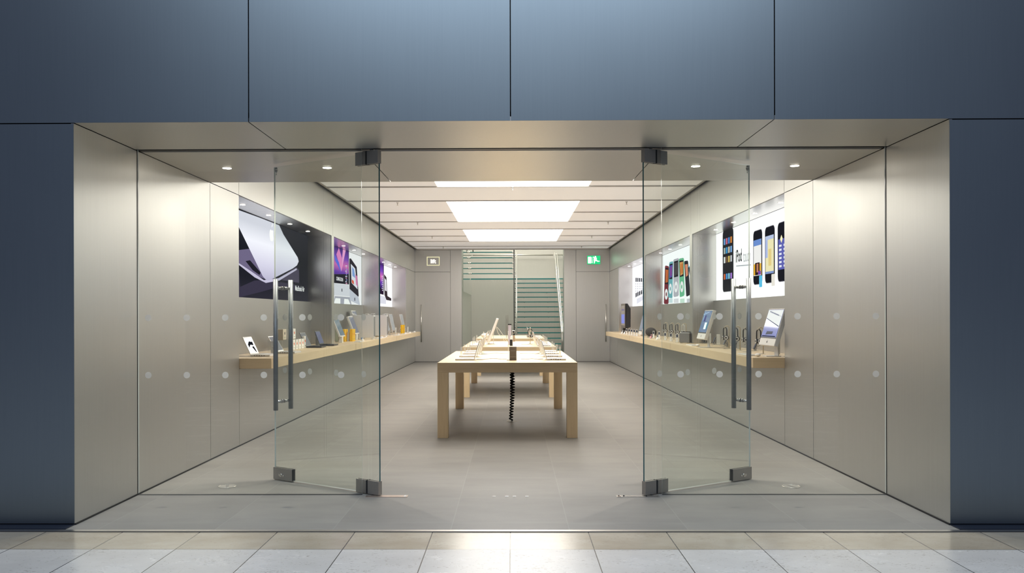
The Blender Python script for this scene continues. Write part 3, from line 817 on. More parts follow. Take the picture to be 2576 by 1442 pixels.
# ---------------------------------------------------------------- tables
TXA, TXB, TH = -.893, .757, .889
def mk_table(label):
    t = thing('display_table', label, 'table')
    w, l, k, g = (TXB-TXA)/2, 1.605, .116, .0624*2
    MB().box(-w, w, -l, l, TH-k, TH, MAPLE, faces={'-y': MAPLE_X, '+y': MAPLE_X}).build('tabletop', t, .002, 2)
    for sx in (-1, 1):
        for sy in (-1, 1):
            MB().box(sx*w, sx*(w-g), sy*l, sy*(l-g), 0, TH-k-.0005, MAPLE_Z).build('leg', t, .0015, 1)
    return t
table = Proto(mk_table)
TC = (TXA+TXB)/2; TYS = [11.485, 16.365, 21.62]
for y, nm in zip(TYS, ('nearest to the entrance', 'in the middle of the row', 'at the back near the stair')):
    table('large maple table with square legs, %s' % nm, (TC, y, 0), 0, 'maple parsons tables down the middle')
def coil(y0, label, turns=20, h=TH-.116):
    pts = []; n = turns*12
    for i in range(n+1):
        u = i/n; a = 2*PI*turns*u; r = .024+.003*math.sin(u*5)
        pts.append((r*math.cos(a)+.012*math.sin(u*4), r*math.sin(a), .02+(h-.03)*(1-u**1.0)*1.0))
    pts.append((0, 0, .004))
    t = thing('coiled_cable', label, 'cable', (-.022, y0, 0), 0, 'coiled power cables under the tables')
    MB().tube(pts, .0088, mat('cord_black', (.008, .008, .009), .7, spec=.2), 7).build('spiral', t)
    mb = MB(); mb.tube([(.065*math.cos(k*PI/12), .065*math.sin(k*PI/12), .002) for k in range(24)], .003, STEEL_B, 6, True)
    mb.cyl((0, 0, 0), (0, 0, .002), .06, mat('floor_box_lid', (.42, .40, .36), .5), seg=24); mb.build('floor_ring', t)
coil(11.45, 'black coiled cable hanging to the floor under the front table')
coil(16.35, 'black coiled cable hanging under the middle table')
coil(21.6, 'black coiled cable hanging under the back table')

# ---------------------------------------------------------------- glass stair
t = thing('glass_staircase', 'glass staircase with teal-edged treads and steel handrails at the back', 'staircase', (0, YB+.5, 0))
O = Vector((0, YB+.5, 0))
RZ, RUN, LY = .175, .27, 30.8
for i in range(1, 16):
    y = LY-RUN*(16-i); z = RZ*i
    tr = MB().box(.15, 1.565, y-O.y, y+.29-O.y, z-.034, z, TREADTOP, faces={'-y': TREADEDGE, '+y': TREADEDGE, '-x': TREADEDGE, '+x': TREADEDGE}).build('tread', t)
    mb = MB()
    for x in (.40, 1.22): mb.cyl((x, y+.02-O.y, z-.05), (x, y+.02-O.y, z-.034), .014, STEEL_D, seg=8)
    mb.cyl((.06, y+.1-O.y, z-.015), (.15, y+.1-O.y, z-.015), .02, STEEL_D, seg=8)
    mb.build('tread_fixing', tr)
MB().box(-1.55, 1.565, LY-O.y, 32.3-O.y, 2.8-.05, 2.8, TREADTOP, faces={'-y': TREADEDGE}).build('landing', t)
for j in range(1, 10):
    y = LY-RUN*j; z = 2.8+RZ*j
    tr = MB().box(-1.50, -.02, y-O.y, y+.29-O.y, z-.034, z, TREADTOP, faces={'-y': TREADEDGE, '-x': TREADEDGE}).build('tread', t)
    mb = MB(); mb.ball((-1.53, y+.1-O.y, z-.01), .03, STEEL_B, 8); mb.cyl((-.02, y+.1-O.y, z-.015), (.02, y+.1-O.y, z-.015), .02, STEEL_D, seg=8); mb.build('tread_fixing', tr)
MB().box(.022, .050, 26.75-O.y, 30.75-O.y, .02, 5.2, STAIRGLASS, faces={'-y': mat('stair_glass_edge', (.005, .012, .014), .2)}).build('glass_wall', t)
MB().box(1.575, 1.59, 26.45-O.y, 31.9-O.y, .02, 5.2, STAIRGLASS).build('glass_wall', t)
MB().box(-1.575, -1.56, 26.45-O.y, 31.9-O.y, 2.2, 5.2, STAIRGLASS).build('glass_wall', t)
def rail(pts, brk, dx, nm='handrail'):
    h = MB().tube([Vector(q)-O for q in pts], .021, RAILM, 10).build(nm, t)
    for q in brk:
        q = Vector(q)-O
        MB().cyl(q, q+Vector((dx, 0, 0)), .012, RAILM, seg=8).build('bracket', h)
a = PIX(1396, 636, 'Y', 30.8); b = PIX(1413, 835, 'Y', 26.9); c = PIX(1413.5, 838, 'Y', 26.85)
rail([a, a.lerp(b, .25), a.lerp(b, .5), a.lerp(b, .75), b, c, (c.x, c.y, .01)], [a.lerp(b, u) for u in (.02, .24, .29, .53, .58, .86)], .10)
a = PIX(1299.5, 634, 'Y', 30.8); b = PIX(1299.5, 838, 'Y', 26.9)
rail([a, a.lerp(b, .5), b, (b.x, 26.87, .01)], [a.lerp(b, u) for u in (.03, .07, .28, .33, .55, .6, .86)], -.07)
q = PIX(1290, 642, 'Y', 32.25)
rail([(-1.55, 32.25, q.z), (1.55, 32.25, q.z)], [], 0)
a = PIX(1183, 640, 'Y', 29.9)
rail([(-1.45, 30.6, q.z), (-1.45, 28.4, q.z+1.43)], [], 0)

# ---------------------------------------------------------------- signs
p0 = PIX(1073.5, 646, 'Y', YB-.012); p1 = PIX(1106, 668.5, 'Y', YB-.012)
t = thing('lift_sign', 'small lit sign reading lift above the left rear door', 'sign', ((p0.x+p1.x)/2, YB, (p0.z+p1.z)/2))
hw, hh = (p1.x-p0.x)/2, (p0.z-p1.z)/2
MB().box(-hw, hw, -.004, -.001, -hh, hh, STEEL).build('plate', t)
OUT = emit('sign_outline_glow', (.86, .80, .50), .85)
mb = MB(); g = .026
mb.box(-hw, hw, -.008, -.004, hh-g, hh, OUT); mb.box(-hw, hw, -.008, -.004, -hh, -hh+g, OUT); mb.box(-hw, -hw+g, -.008, -.004, -hh+g, hh-g, OUT); mb.box(hw-g, hw, -.008, -.004, -hh+g, hh-g, OUT)
mb.build('outline', t)
RX = Matrix.Rotation(PI/2, 4, 'X')
text_mesh('lift', .175, emit('sign_letter_glow', (1, .93, .82), 2.2), 'lettering', t, Matrix.Translation((0, -.006, -.062)) @ RX, .003, .001, 'CENTER', .95)
p0 = PIX(1477, 643.5, 'Y', YB-.03); p1 = PIX(1510, 665, 'Y', YB-.03)
t = thing('exit_sign', 'green lit exit sign with a running figure above the right rear door', 'sign', ((p0.x+p1.x)/2, YB, (p0.z+p1.z)/2))
hw, hh = (p1.x-p0.x)/2, (p0.z-p1.z)/2
GR = emit('exit_green', (.02, .55, .19), 1.2); WH = emit('exit_white', (.86, 1, .86), 2.3)
MB().box(-hw, hw, -.045, -.001, -hh, hh, mat('sign_case', (.25, .4, .3), .5), faces={'-y': GR}).build('lightbox', t)
def ex(nm, pts): MB().prism([(u*hw, -.0455, v*hh) for u, v in pts], (0, -.0012, 0), WH).build(nm, t)
ex('doorway', [(-.88, -.78), (-.42, -.78), (-.42, .72), (-.88, .72)])
ex('door_edge', [(-.33, -.72), (-.20, -.72), (-.24, .66), (-.30, .66)])
ex('running_figure', [(-.12, .70), (.0, .76), (.16, .52), (.34, .56), (.46, .46), (.44, .10), (.50, -.06), (.66, -.22), (.88, -.22), (.90, -.36), (.58, -.42), (.34, -.20), (.20, -.34), (.12, -.80), (.02, -.80), (.02, -.40), (-.04, .06), (.02, .34)])
ex('head', [(.26+.12*math.cos(k*PI/6), .74+.16*math.sin(k*PI/6)) for k in range(12)])
# ---------------------------------------------------------------- goods on display
WHITE = mat('white_plastic', (.80, .79, .77), .32)
CARD = mat('white_card', (.92, .91, .89), .6)
ALU = mat('brushed_aluminium', (.70, .70, .71), .32, .85)
ALUL = mat('pale_aluminium', (.74, .74, .75), .45, .4)
KEY = mat('dark_keys', (.05, .05, .055), .5)
KEYW = mat('white_keys', (.70, .70, .69), .5)
BLK = mat('black_plastic', (.02, .02, .022), .3)
ASH = mat('charcoal_fabric', (.035, .03, .03), .8)
GREYM = mat('grey_grille', (.22, .22, .225), .6, .3)
YEL = mat('yellow_box_print', (.85, .52, .02), .45)
ORA = mat('orange_print', (.75, .13, .03), .5)
BLUEP = mat('blue_print', (.12, .28, .62), .5)
GREENP = mat('green_print', (.2, .35, .12), .5)
CABW = mat('cream_cable', (.62, .52, .38), .5)
CLEARW = frosted('milky_acrylic', (.85, .85, .83), .45)
def screenmat(name, hexs, s, rough=.06):
    return mat(name, (.01, .01, .012), rough, 0, emit=hexc(hexs), estr=s, spec=.6)
SB = screenmat('screen_slate_blue', '56718f', .55)
SB2 = screenmat('screen_grey_lavender', '6a7390', .55)
SV = screenmat('screen_violet', '4a4a86', .6)
SK = mat('screen_dark', (.01, .01, .012), .35, 0, emit=hexc('2a3244'), estr=.8, spec=.15)
SW = screenmat('screen_white', 'dfe2da', .9)
SG = screenmat('screen_grey', '8b9396', .55)
SP = screenmat('screen_periwinkle', '8791cf', .8)
SBL = screenmat('screen_blue', '5d7fb4', .7)

def mk_laptop(bodym, keym, scr, w=.325, dp=.227, tilt=16, th=.022, extra=None):
    def f(label):
        t = thing('laptop', label, 'laptop')
        mb = MB(); mb.box(-w/2, w/2, -dp/2, dp/2, .002, th, bodym)
        mb.box(-.05, .05, -dp/2+.012, -dp/2+.06, th, th+.0006, ALUL if bodym is not BLK else KEY)
        for k in range(5): mb.box(-w/2-.0006, -w/2, -dp/2+.06+k*.028, -dp/2+.075+k*.028, .008, .015, DARK)
        mb.build('base', t, .002, 1)
        mb = MB(); mb.box(-w*.42, w*.42, -.01, dp*.38, th, th+.001, keym)
        for r_ in range(5):
            for c in range(12):
                mb.box(-w*.42+w*.07*c+.002, -w*.42+w*.07*c+w*.06, -.006+r_*.018, .008+r_*.018, th+.001, th+.003, keym)
        mb.build('keyboard', t)
        X = Matrix.Translation((0, dp/2-.004, th)) @ Matrix.Rotation(math.radians(-tilt), 4, 'X')
        mb = MB(X); mb.box(-w/2, w/2, 0, .008, .002, dp, bodym); ld = mb.build('lid', t, .002, 1)
        mb = MB(X); mb.box(-w/2+.014, w/2-.014, -.0012, 0, .018, dp-.014, scr); sc_ = mb.build('screen', ld)
        if extra: extra(X, ld, w, dp)
        return t
    return f
def squiggle(X, ld, w, dp):
    mb = MB(X); c = BLK
    c = ink('121216')
    top = [(-w*.30+w*.6*k/12, -.0012, dp*(.62+.05*math.sin(k*.55-1.2)+.012*k)) for k in range(13)]
    bot = [(x, y, z-.045) for x, y, z in top[::-1]]
    mb.prism(top+bot, (0, -.0008, 0), c); mb.build('screen_shape', ld)
    mb = MB(X); mb.prism([(w*.02, -.0012, dp*.42), (w*.26, -.0012, dp*.44), (w*.33, -.0012, dp*.10), (w*.24, -.0012, dp*.10)], (0, -.0008, 0), c); mb.build('screen_shape', ld)
def mk_sign(w, h, top=None, m=CARD):
    def f(label):
        t = thing('sign_holder', label, 'sign holder')
        MB().box(-w/2, w/2, -.020, .020, 0, .004, ACRYL).build('foot', t)
        mb = MB(); mb.box(-w/2, w/2, -.004, .004, .004, h, m); c = mb.build('card', t)
        if top: MB().box(-w/2-.0005, w/2+.0005, -.0047, .0047, h*.72, h+.001, top).build('header', c)
        mb = MB(); mb.box(-w/2-.003, w/2+.003, -.008, -.0055, .004, h+.006, ACRYL); mb.build('clear_front', t)
        mb = MB()
        for k in range(4): mb.box(-w*.30, w*.30-(k % 2)*.008, -.0048, -.0041, h*(.16+.12*k), h*(.16+.12*k)+.0022, GREYM)
        mb.build('printed_lines', t)
        return t
    return f
def mk_display(w, h, lift, frame, scr, tilt, thick, chin=0.0, stand='foot', border=.018, black=False):
    def f(label):
        t = thing('computer_display', label, 'computer')
        X = Matrix.Translation((0, 0, lift)) @ Matrix.Rotation(math.radians(-tilt), 4, 'X')
        mb = MB(X); mb.box(-w/2, w/2, 0, thick, 0, h, frame); b = mb.build('housing', t, .006, 2)
        if black:
            mb = MB(X); mb.box(-w/2+.008, w/2-.008, -.0015, .0, chin, h-.008, BLK); mb.build('bezel', b)
        mb = MB(X); mb.box(-w/2+border, w/2-border, -.003, -.0005, chin+border, h-border, scr); mb.build('screen', b)
        if chin:
            pts, leaf = apple(0, chin*.5, chin*.42)
            for q in (pts, leaf):
                mb = MB(X); mb.prism([(x, -.0005, z) for x, z in q], (0, -.001, 0), BLK); mb.build('fruit_mark', b)
        mb = MB()
        if stand == 'foot':
            mb.box(-w*.14, w*.14, -.02, thick+.10, 0, .008, ALUL)
            a = X @ Vector((0, thick, h*.42)); c = Vector((0, thick+.07, .008))
            mb.prism([(-w*.12, c.y, c.z), (w*.12, c.y, c.z), (w*.10, a.y, a.z), (-w*.10, a.y, a.z)], (0, .01, .004), ALUL)
        elif stand == 'block':
            mb.box(-w*.12, w*.12, .005, .06, 0, lift+.02, frame)
        elif stand == 'legs':
            for s in (-1, 1):
                a = X @ Vector((s*w*.42, thick, h*.2)); mb.tube([(s*w*.42, 0, .002), (a.x, a.y-.012, a.z)], .008, ALUL, 8)
                mb.tube([(s*w*.42, thick+.14, .006), (a.x, a.y, a.z+.02)], .006, ALUL, 8); mb.box(s*w*.42-.01, s*w*.42+.01, -.01, thick+.15, 0, .006, ALUL)
            mb.cyl((-w*.42, thick+.10, .006), (w*.42, thick+.10, .006), .004, ALUL, seg=8)
        mb.build('stand', t)
        return t
    return f
def mk_keyboard(label):
    t = thing('keyboard', label, 'keyboard')
    mb = MB(); mb.box(-.215, .215, -.055, .055, 0, .010, WHITE); mb.build('tray', t, .003, 1)
    mb = MB()
    for r_ in range(5):
        for c in range(20): mb.box(-.207+c*.0208, -.207+c*.0208+.018, -.048+r_*.0195, -.032+r_*.0195, .010, .014, KEYW)
    mb.build('keys', t); return t
def mk_mouse(label):
    o = MB().ball((0, 0, .0), .055, WHITE, 12, (.55, 1, .34)).build('mouse'); return tag(o, label, 'mouse')
def mk_hstand(h=.24, m=None):
    def f(label):
        t = thing('headphone_stand', label, 'stand')
        mm = m or mat('cream_acrylic', (.70, .62, .48), .25)
        MB().box(-.04, .04, -.06, .04, 0, .006, ACRYL).build('base', t)
        pts = [(0, .02, .006), (0, .02, h-.03)]+[(0, .02-.03+.03*math.cos(a*PI/8), h-.03+.03*math.sin(a*PI/8)) for a in range(1, 8)]+[(0, -.045, h-.03)]
        mb = MB(); mb.tube(pts, .0065, mm, 8); mb.build('hook', t); return t
    return f
def mk_phones(band, cup, ring, h=.17, w=.07):
    def f(label):
        t = thing('headphones', label, 'headphones')
        pts = [(w/2*math.cos(a*PI/12), 0, h-.035+.035*math.sin(a*PI/12)) for a in range(13)]
        pts = [(w/2*1.05, 0, .03)]+pts+[(-w/2*1.05, 0, .03)]
        MB().tube(pts, .0075, band, 8).build('headband', t)
        for s in (-1, 1):
            mb = MB(Matrix.Translation((s*w/2*.9, 0, .028)) @ Matrix.Rotation(math.radians(25*s), 4, 'Z'))
            mb.cyl((0, -.012, 0), (0, .008, 0), .032, cup, seg=20); mb.cyl((0, -.018, 0), (0, -.012, 0), .026, ring, seg=20); mb.cyl((0, -.021, 0), (0, -.018, 0), .014, cup, seg=16)
            mb.build('ear_cup', t)
        mb = MB(); mb.tube([(w/2, 0, 0), (w/2+.01, -.02, -.02), (w/2-.02, -.03, -.035)], .002, cup, 6); mb.build('cable', t)
        return t
    return f
def mk_player(bodym, h=.112, w=.06):
    def f(label):
        t = thing('handheld_player', label, 'music player')
        X = Matrix.Translation((0, 0, .02)) @ Matrix.Rotation(math.radians(-24), 4, 'X')
        mb = MB(X); mb.box(-w/2, w/2, -.004, .004, 0, h, bodym); b = mb.build('body', t, .003, 2)
        mb = MB(X); mb.box(-w/2+.004, w/2-.004, -.0052, -.0042, .016, h-.012, SK); mb.build('screen', b)
        mb = MB(); mb.box(-.04, .04, -.035, .055, 0, .005, ACRYL); mb.prism([(-.02, .004, .005), (-.02, .03, .005), (-.02, .045, .075)], (.04, 0, 0), CLEARW); mb.build('acrylic_rest', t)
        mb = MB(); mb.tube([(0, .01, .02), (.01, .03, .012), (.03, .06, .006), (.02, .09, .004)], .002, WHITE, 6); mb.build('tether', t)
        return t
    return f
def mk_post(h, col=WHITE, tilt=0):
    def f(label):
        t = thing('player_post', label, 'music player')
        X = Matrix.Rotation(math.radians(-tilt), 4, 'X')
        MB().box(-.028, .028, -.035, .035, 0, .008, WHITE).build('base', t, .002, 1)
        mb = MB(Matrix.Translation((0, 0, .006)) @ X); mb.box(-.019, .019, -.005, .005, 0, h, col); b = mb.build('post', t, .002, 1)
        mb = MB(Matrix.Translation((0, 0, .006)) @ X); mb.box(-.014, .014, -.0058, -.005, h*.55, h*.92, SK); mb.build('screen', b)
        return t
    return f
def cable(label, pts, m=CABW, r=.0035, group=None, n=10):
    P = [Vector(p) for p in pts]; out = []
    for i in range(len(P)-1):
        a, b, c, e = P[max(i-1, 0)], P[i], P[i+1], P[min(i+2, len(P)-1)]
        for k in range(n):
            t = k/n; out.append(.5*((2*b)+(-a+c)*t+(2*a-5*b+4*c-e)*t*t+(-a+3*b-3*c+e)*t**3))
    out.append(P[-1])
    return tag(MB().tube(out, r, m, 6).build('cable'), label, 'cable', group)

Z0 = CT-.0005
RL, RR = PI/2, -PI/2          # front towards the aisle from the left / right wall
def onc(x, y): p = PIX(x, y, 'Z', CT); return (p.x, p.y, Z0)
# left counter, front bay
L1 = Proto(mk_laptop(WHITE, KEYW, SW, tilt=25, extra=squiggle))
L1('white laptop showing a black squiggle on a white screen, nearest on the left counter', (-2.955, 9.93, Z0), RL)
sgn = Proto(mk_sign(.05, .165)); SGR = 'small upright card holders on the counters'
q = (-2.94, 10.24, Z0); sgn('white card holder between the two white laptops on the left counter', q, RL*.25, SGR)
L2 = Proto(mk_laptop(WHITE, KEYW, SK, tilt=30))
L2('white laptop with dark screen behind the left door handle', (-2.86, 10.68, Z0), RL)
# riser and software boxes
def mk_riser(label):
    t = thing('display_riser', label, 'riser')
    mb = MB(); w, d_, h = .74, .19, .155
    mb.box(-w/2, w/2, -d_/2, d_/2, h-.006, h, ACRYL); t1 = mb.build('shelf', t)
    for s in (-1, 1): MB().box(s*w/2-.005*(s > 0), s*w/2+.005*(s < 0), -d_/2, d_/2, 0, h-.006, ACRYL).build('side_panel', t)
    return t
rc_ = onc(733, 877); RXp, RYp = -3.16, 11.46
riser = mk_riser('clear acrylic riser holding white software boxes on the left counter'); riser.location = (RXp, RYp, Z0); riser.rotation_euler = (0, 0, RL)
def mk_box(w, d_, h, m, mark):
    def f(label):
        t = thing('software_box', label, 'box')
        MB().box(-w/2, w/2, -d_/2, d_/2, 0, h, m).build('carton', t, .0015, 1)
        pts, leaf = apple(0, h*.60, .055)
        mb = MB(); mb.prism([(x, -d_/2-.0003, z) for x, z in pts], (0, -.0006, 0), mark); mb.prism([(x, -d_/2-.0003, z) for x, z in leaf], (0, -.0006, 0), GREENP); mb.build('fruit_print', t)
        mb = MB(); mb.box(-w*.25, w*.25, -d_/2-.0009, -d_/2-.0003, h*.2, h*.23, GREENP); mb.box(-w*.18, w*.18, -d_/2-.0009, -d_/2-.0003, h*.14, h*.16, KEY); mb.build('small_print', t)
        return t
    return f
sbx = Proto(mk_box(.125, .034, .138, CARD, ORA)); BG = 'white software boxes with orange fruit mark'
for k, y in enumerate((11.58, 11.76)):
    sbx('white software box on top of the clear riser, %s one' % ('nearer', 'farther')[k], (-3.09, y, Z0+.155), RL, BG)
kb = mk_box(.17, .10, .138, mat('kraft_card', (.64, .56, .45), .6), KEY)('beige box at the near end of the riser top'); kb.location = (-3.15, 11.36, Z0+.155); kb.rotation_euler = (0, 0, RL)
sbx('white software box under the far end of the riser', (-3.09, 11.745, Z0), RL, BG)
for k in range(3):
    sbx('white software box standing past the riser, %s of the row' % ('nearest', 'second', 'third')[k], (-3.09, 11.905+.165*k, Z0), RL, BG)
tb = Proto(mk_box(.06, .034, .175, CARD, ORA)); tb('tall narrow white box at the end of the software row', (-3.09, 12.37, Z0), RL, BG)
# black laptops
LB1 = Proto(mk_laptop(BLK, KEY, SK, tilt=27)); LB1('black laptop with dark screen beside the software boxes', (-2.95, 12.55, Z0), RL)
LB2 = Proto(mk_laptop(BLK, KEY, SV, tilt=20)); LB2('black laptop with a violet screen on the left counter', (-2.93, 13.32, Z0), RL)
sgb = Proto(mk_sign(.065, .215, BLUEP)); q = onc(799, 868.5); sgb('tall white card holder with blue top in front of the violet laptop', q, RL*.25, SGR)
q = onc(833, 863); sgn('white card holder right of the violet laptop', q, RL*.25, SGR)
# white displays in the middle bay
d1 = Proto(mk_display(.42, .34, .11, WHITE, SB, 22, .035, 0, 'block')); q = onc(856, 858)
d1('white-framed screen with blue-grey picture, nearest in the middle bay', (-2.99, 14.72, Z0), RL)
d2 = Proto(mk_display(.46, .37, .12, WHITE, SB2, 22, .04, 0, 'block')); q = onc(884, 855)
d2('larger white-framed screen behind the yellow boxes', (-3.04, 16.35, Z0), RL)
d3 = Proto(mk_display(.44, .40, .20, WHITE, SB2, 18, .045, 0, 'block')); d3('white-framed screen showing above the first silver tower', (-3.18, 17.35, Z0), RL)
ybx = Proto(mk_box(.125, .05, .225, YEL, ORA)); YG = 'yellow software boxes on the left counter'
for k, (x, y) in enumerate(((869.5, 850.5), (876, 851.5))):
    q = onc(x, y+4); ybx('yellow box in the first yellow group, %s of the back pair' % ('left', 'right')[k], (-3.09, 15.32+.15*k, Z0), RL, YG)
for k in range(2): ybx('yellow box in the first yellow group, %s of the front pair' % ('left', 'right')[k], (-2.98, 15.47+.15*k, Z0), RL, YG)
q = onc(877, 859); sgn('slim white card holder in front of the yellow boxes', q, RL*.25, SGR)
keyb = Proto(mk_keyboard); mouse = Proto(mk_mouse)
KG, MG = 'white keyboards on the counters', 'white mice on the counters'
q = onc(874, 860.5); keyb('white keyboard in front of the first yellow boxes', (-2.79, q[1]+.1, Z0), RL, KG)
mouse('white mouse in front of the first yellow boxes', (-2.79, q[1]+.42, Z0+.019), 0, MG)
sgbl = Proto(mk_box(.05, .03, .06, BLUEP, CARD)); sgbl('small blue box at the foot of the yellow boxes', (-2.86, 15.85, Z0), RL)
cup = Proto(mk_box(.07, .05, .24, mat('sage_box', (.42, .46, .36), .6), CARD)); cup('sage green box between the two white-framed screens', (-3.22, 15.3, Z0), RL)
# silver tower computers
def mk_tower(label):
    t = thing('tower_computer', label, 'computer')
    W_, DP_, H_ = .206, .475, .455
    o = MB(); o.box(-W_/2, W_/2, -DP_/2, DP_/2, .028, .028+H_, ALUL); o.build('case', t, .004, 2)
    mb = MB(); mb.box(-W_/2+.012, W_/2-.012, -DP_/2-.0012, -DP_/2, .05, .028+H_-.03, GREYM); mb.build('front_grille', t)
    for y0, z0, nm in ((-1, 1, 'handle'), (1, 1, 'handle')):
        mb = MB()
        for s in (-1, 1):
            mb.tube([(s*(W_/2-.004), y0*(DP_/2-.09), .028+H_-.001), (s*(W_/2-.004), y0*(DP_/2-.055), .028+H_+.022), (s*(W_/2-.004), y0*(DP_/2-.04), .028+H_+.028)], .006, ALUL, 8)
        mb.box(-W_/2+.001, W_/2-.001, y0*(DP_/2-.052), y0*(DP_/2-.001), .028+H_+.020, .028+H_+.032, ALUL)
        for s in (-1, 1): mb.box(s*(W_/2-.008), s*(W_/2-.001), y0*(DP_/2-.008), y0*(DP_/2-.001), .028+H_-.002, .028+H_+.024, ALUL)
        mb.build(nm, t, .003, 1)
    for y0 in (-1, 1):
        mb = MB(); mb.box(-W_/2+.001, W_/2-.001, y0*(DP_/2-.06), y0*(DP_/2-.012), 0, .012, ALUL)
        for s in (-1, 1): mb.box(s*(W_/2-.010), s*(W_/2-.001), y0*(DP_/2-.03), y0*(DP_/2-.014), .010, .03, ALUL)
        mb.build('foot', t, .003, 1)
    return t
tw = Proto(mk_tower); TG = 'silver tower computers on the left counter'
tw('silver tower computer with handles, nearer of the two', (-2.76-.2375-.04, 16.92, Z0), RL, TG)
tw('silver tower computer with handles, farther of the two', (-2.76-.2375-.02, 18.55, Z0), RL, TG)
q = onc(914.5, 852); sgb('white card holder with blue top before the nearer silver tower', (q[0], q[1], Z0), RL*.25, SGR)
keyb('white keyboard before the nearer silver tower', (-2.78, q[1]+.12, Z0), RL, KG); mouse('white mouse before the nearer silver tower', (-2.78, q[1]+.45, Z0+.019), 0, MG)
q = onc(953, 845.5); o = MB().ball((0, 0, .02), .05, BLK, 12, (.8, 1, .8)).build('speaker'); o.location = (q[0]-.14, 17.75, Z0+.02); tag(o, 'small round black speaker between the silver towers', 'speaker')
keyb('white keyboard before the farther silver tower', (-2.78, 17.80, Z0), RL, KG); mouse('white mouse before the farther silver tower', (-2.75, 18.12, Z0+.019), 0, MG)
# aluminium displays in the rear bay
ad = Proto(mk_display(.50, .42, .10, ALU, SG, 12, .028, 0, 'legs')); AG = 'aluminium-framed displays in the rear bay'
for k, (y, nm) in enumerate(((19.85, 'nearest'), (20.8, 'middle'), (22.75, 'farthest'))):
    ad('aluminium display with grey screen in the rear left alcove, %s of three' % nm, (-2.95, y, Z0), RL, AG)
for k, (y, nm) in enumerate(((22.0, 'left'), (22.35, 'right'))):
    ybx('yellow box in the far rear group, %s one' % nm, (-2.92, y, Z0), RL, YG)
post = Proto(mk_sign(.03, .16))
for k, (x, y) in enumerate(((980, 841), (996, 839.5), (1026, 836.5))):
    q = onc(x, y); post('thin white card holder on the far left counter, %s of three' % ('nearest', 'middle', 'farthest')[k], (q[0], q[1], Z0), RL*.25, SGR)
for k, (x, y) in enumerate(((987, 842.5), (1003, 840), (1014, 838), (1031, 835.5))):
    yy = (20.0, 21.3, 22.2, 23.3)[k]
    keyb('white keyboard on the rear left counter, %s of four' % OR4[k], (-2.78, yy, Z0), RL, KG); mouse('white mouse on the rear left counter, %s of four' % OR4[k], (-2.78, yy+.32, Z0+.019), 0, MG)

# ---- right counter
im = Proto(mk_display(.50, .44, .125, WHITE, SP, 17, .05, .085, 'foot', .016, True))
def iwin(t, parts):
    hs = [k for k in kids(t) if k.name.startswith('housing')][0]
    X = Matrix.Translation((0, 0, .125)) @ Matrix.Rotation(math.radians(-17), 4, 'X')
    for nm, q, m in parts:
        MB(X).prism([((u-.5)*.46, -.0032, .104+v*.316) for u, v in q], (0, -.0006, 0), m).build(nm, hs)
a_ = im('white desktop computer with periwinkle and white screen, nearest on the right counter', (2.885, 9.60, Z0), RR+.05)
iwin(a_, [('screen_window', [(0, .70), (1, .40), (1, 1), (.35, 1), (0, 1)], ink('f4f6f4', 1.0)), ('screen_window', [(.25, .07), (.7, .10), (.72, .2), (.3, .2)], ink('6a6a72')), ('ceiling_reflection', [(.0, .68), (.02, .71), (1, .41), (.98, .38)], ink('3a3f5a')), ('ceiling_reflection', [(.1, .93), (.13, .97), (1, .78), (.97, .74)], ink('6a6f8a')), ('dock_strip', [(.05, .0), (.95, .0), (.95, .035), (.05, .035)], ink('2c2e3a'))])  # slanted lines paint the ceiling's reflection onto the screen
def mk_im2(label):
    return mk_display(.50, .44, .125, WHITE, SBL, 17, .05, .085, 'foot', .016, True)(label)
b_ = mk_im2('white desktop computer with blue picture and white window, second on the right counter'); b_.location = (2.72, 12.22, Z0); b_.rotation_euler = (0, 0, RR)
iwin(b_, [('screen_window', [(.52, .14), (.80, .14), (.80, .46), (.52, .46)], ink('f2fffa', 1.3)), ('screen_window', [(.82, .18), (.90, .18), (.90, .42), (.82, .42)], ink('3aa0a0')), ('light_streak', [(.1, .55), (.16, .55), (.24, .98), (.15, .98)], ink('9fb8d8')), ('light_streak', [(.0, .8), (.0, .87), (.7, .98), (.72, .94)], ink('a9bfe0')), ('shade_patch', [(.25, .5), (.48, .5), (.45, .8), (.28, .8)], ink('5a5a90'))])
plr = Proto(mk_player(BLK)); PG = 'dark handheld players on clear rests'
for k, ((x, y), nm) in enumerate((((1894, 884), 'nearest the entrance'), ((1846, 877), 'second from the entrance'), ((1818, 872.5), 'third from the entrance'), ((1791, 868.5), 'fourth from the entrance'), ((1768, 865), 'fifth from the entrance'))):
    q = onc(x+2, y-1); plr('dark handheld player leaning on a clear rest, ' + nm, (q[0], q[1], Z0), RR, PG)
sgr = Proto(mk_sign(.052, .17))
for k, ((x, y), nm) in enumerate((((1956.5, 892), 'nearest, before the first white computer'), ((1859, 878), 'second along the right counter'), ((1831, 873), 'third along the right counter'), ((1807, 868), 'fourth along the right counter'), ((1783.5, 864), 'fifth, before the second white computer'))):
    q = onc(x, y); sgr('wide white card holder, ' + nm, (q[0]-.0, max(q[1], 9.36)-(.04 if k == 4 else 0), Z0), RR*.25, SGR)
hst = Proto(mk_hstand(.32)); hph = Proto(mk_phones(BLK, BLK, WHITE)); HG, SG_ = 'black headphones hung along the right wall', 'hooked headphone stands'
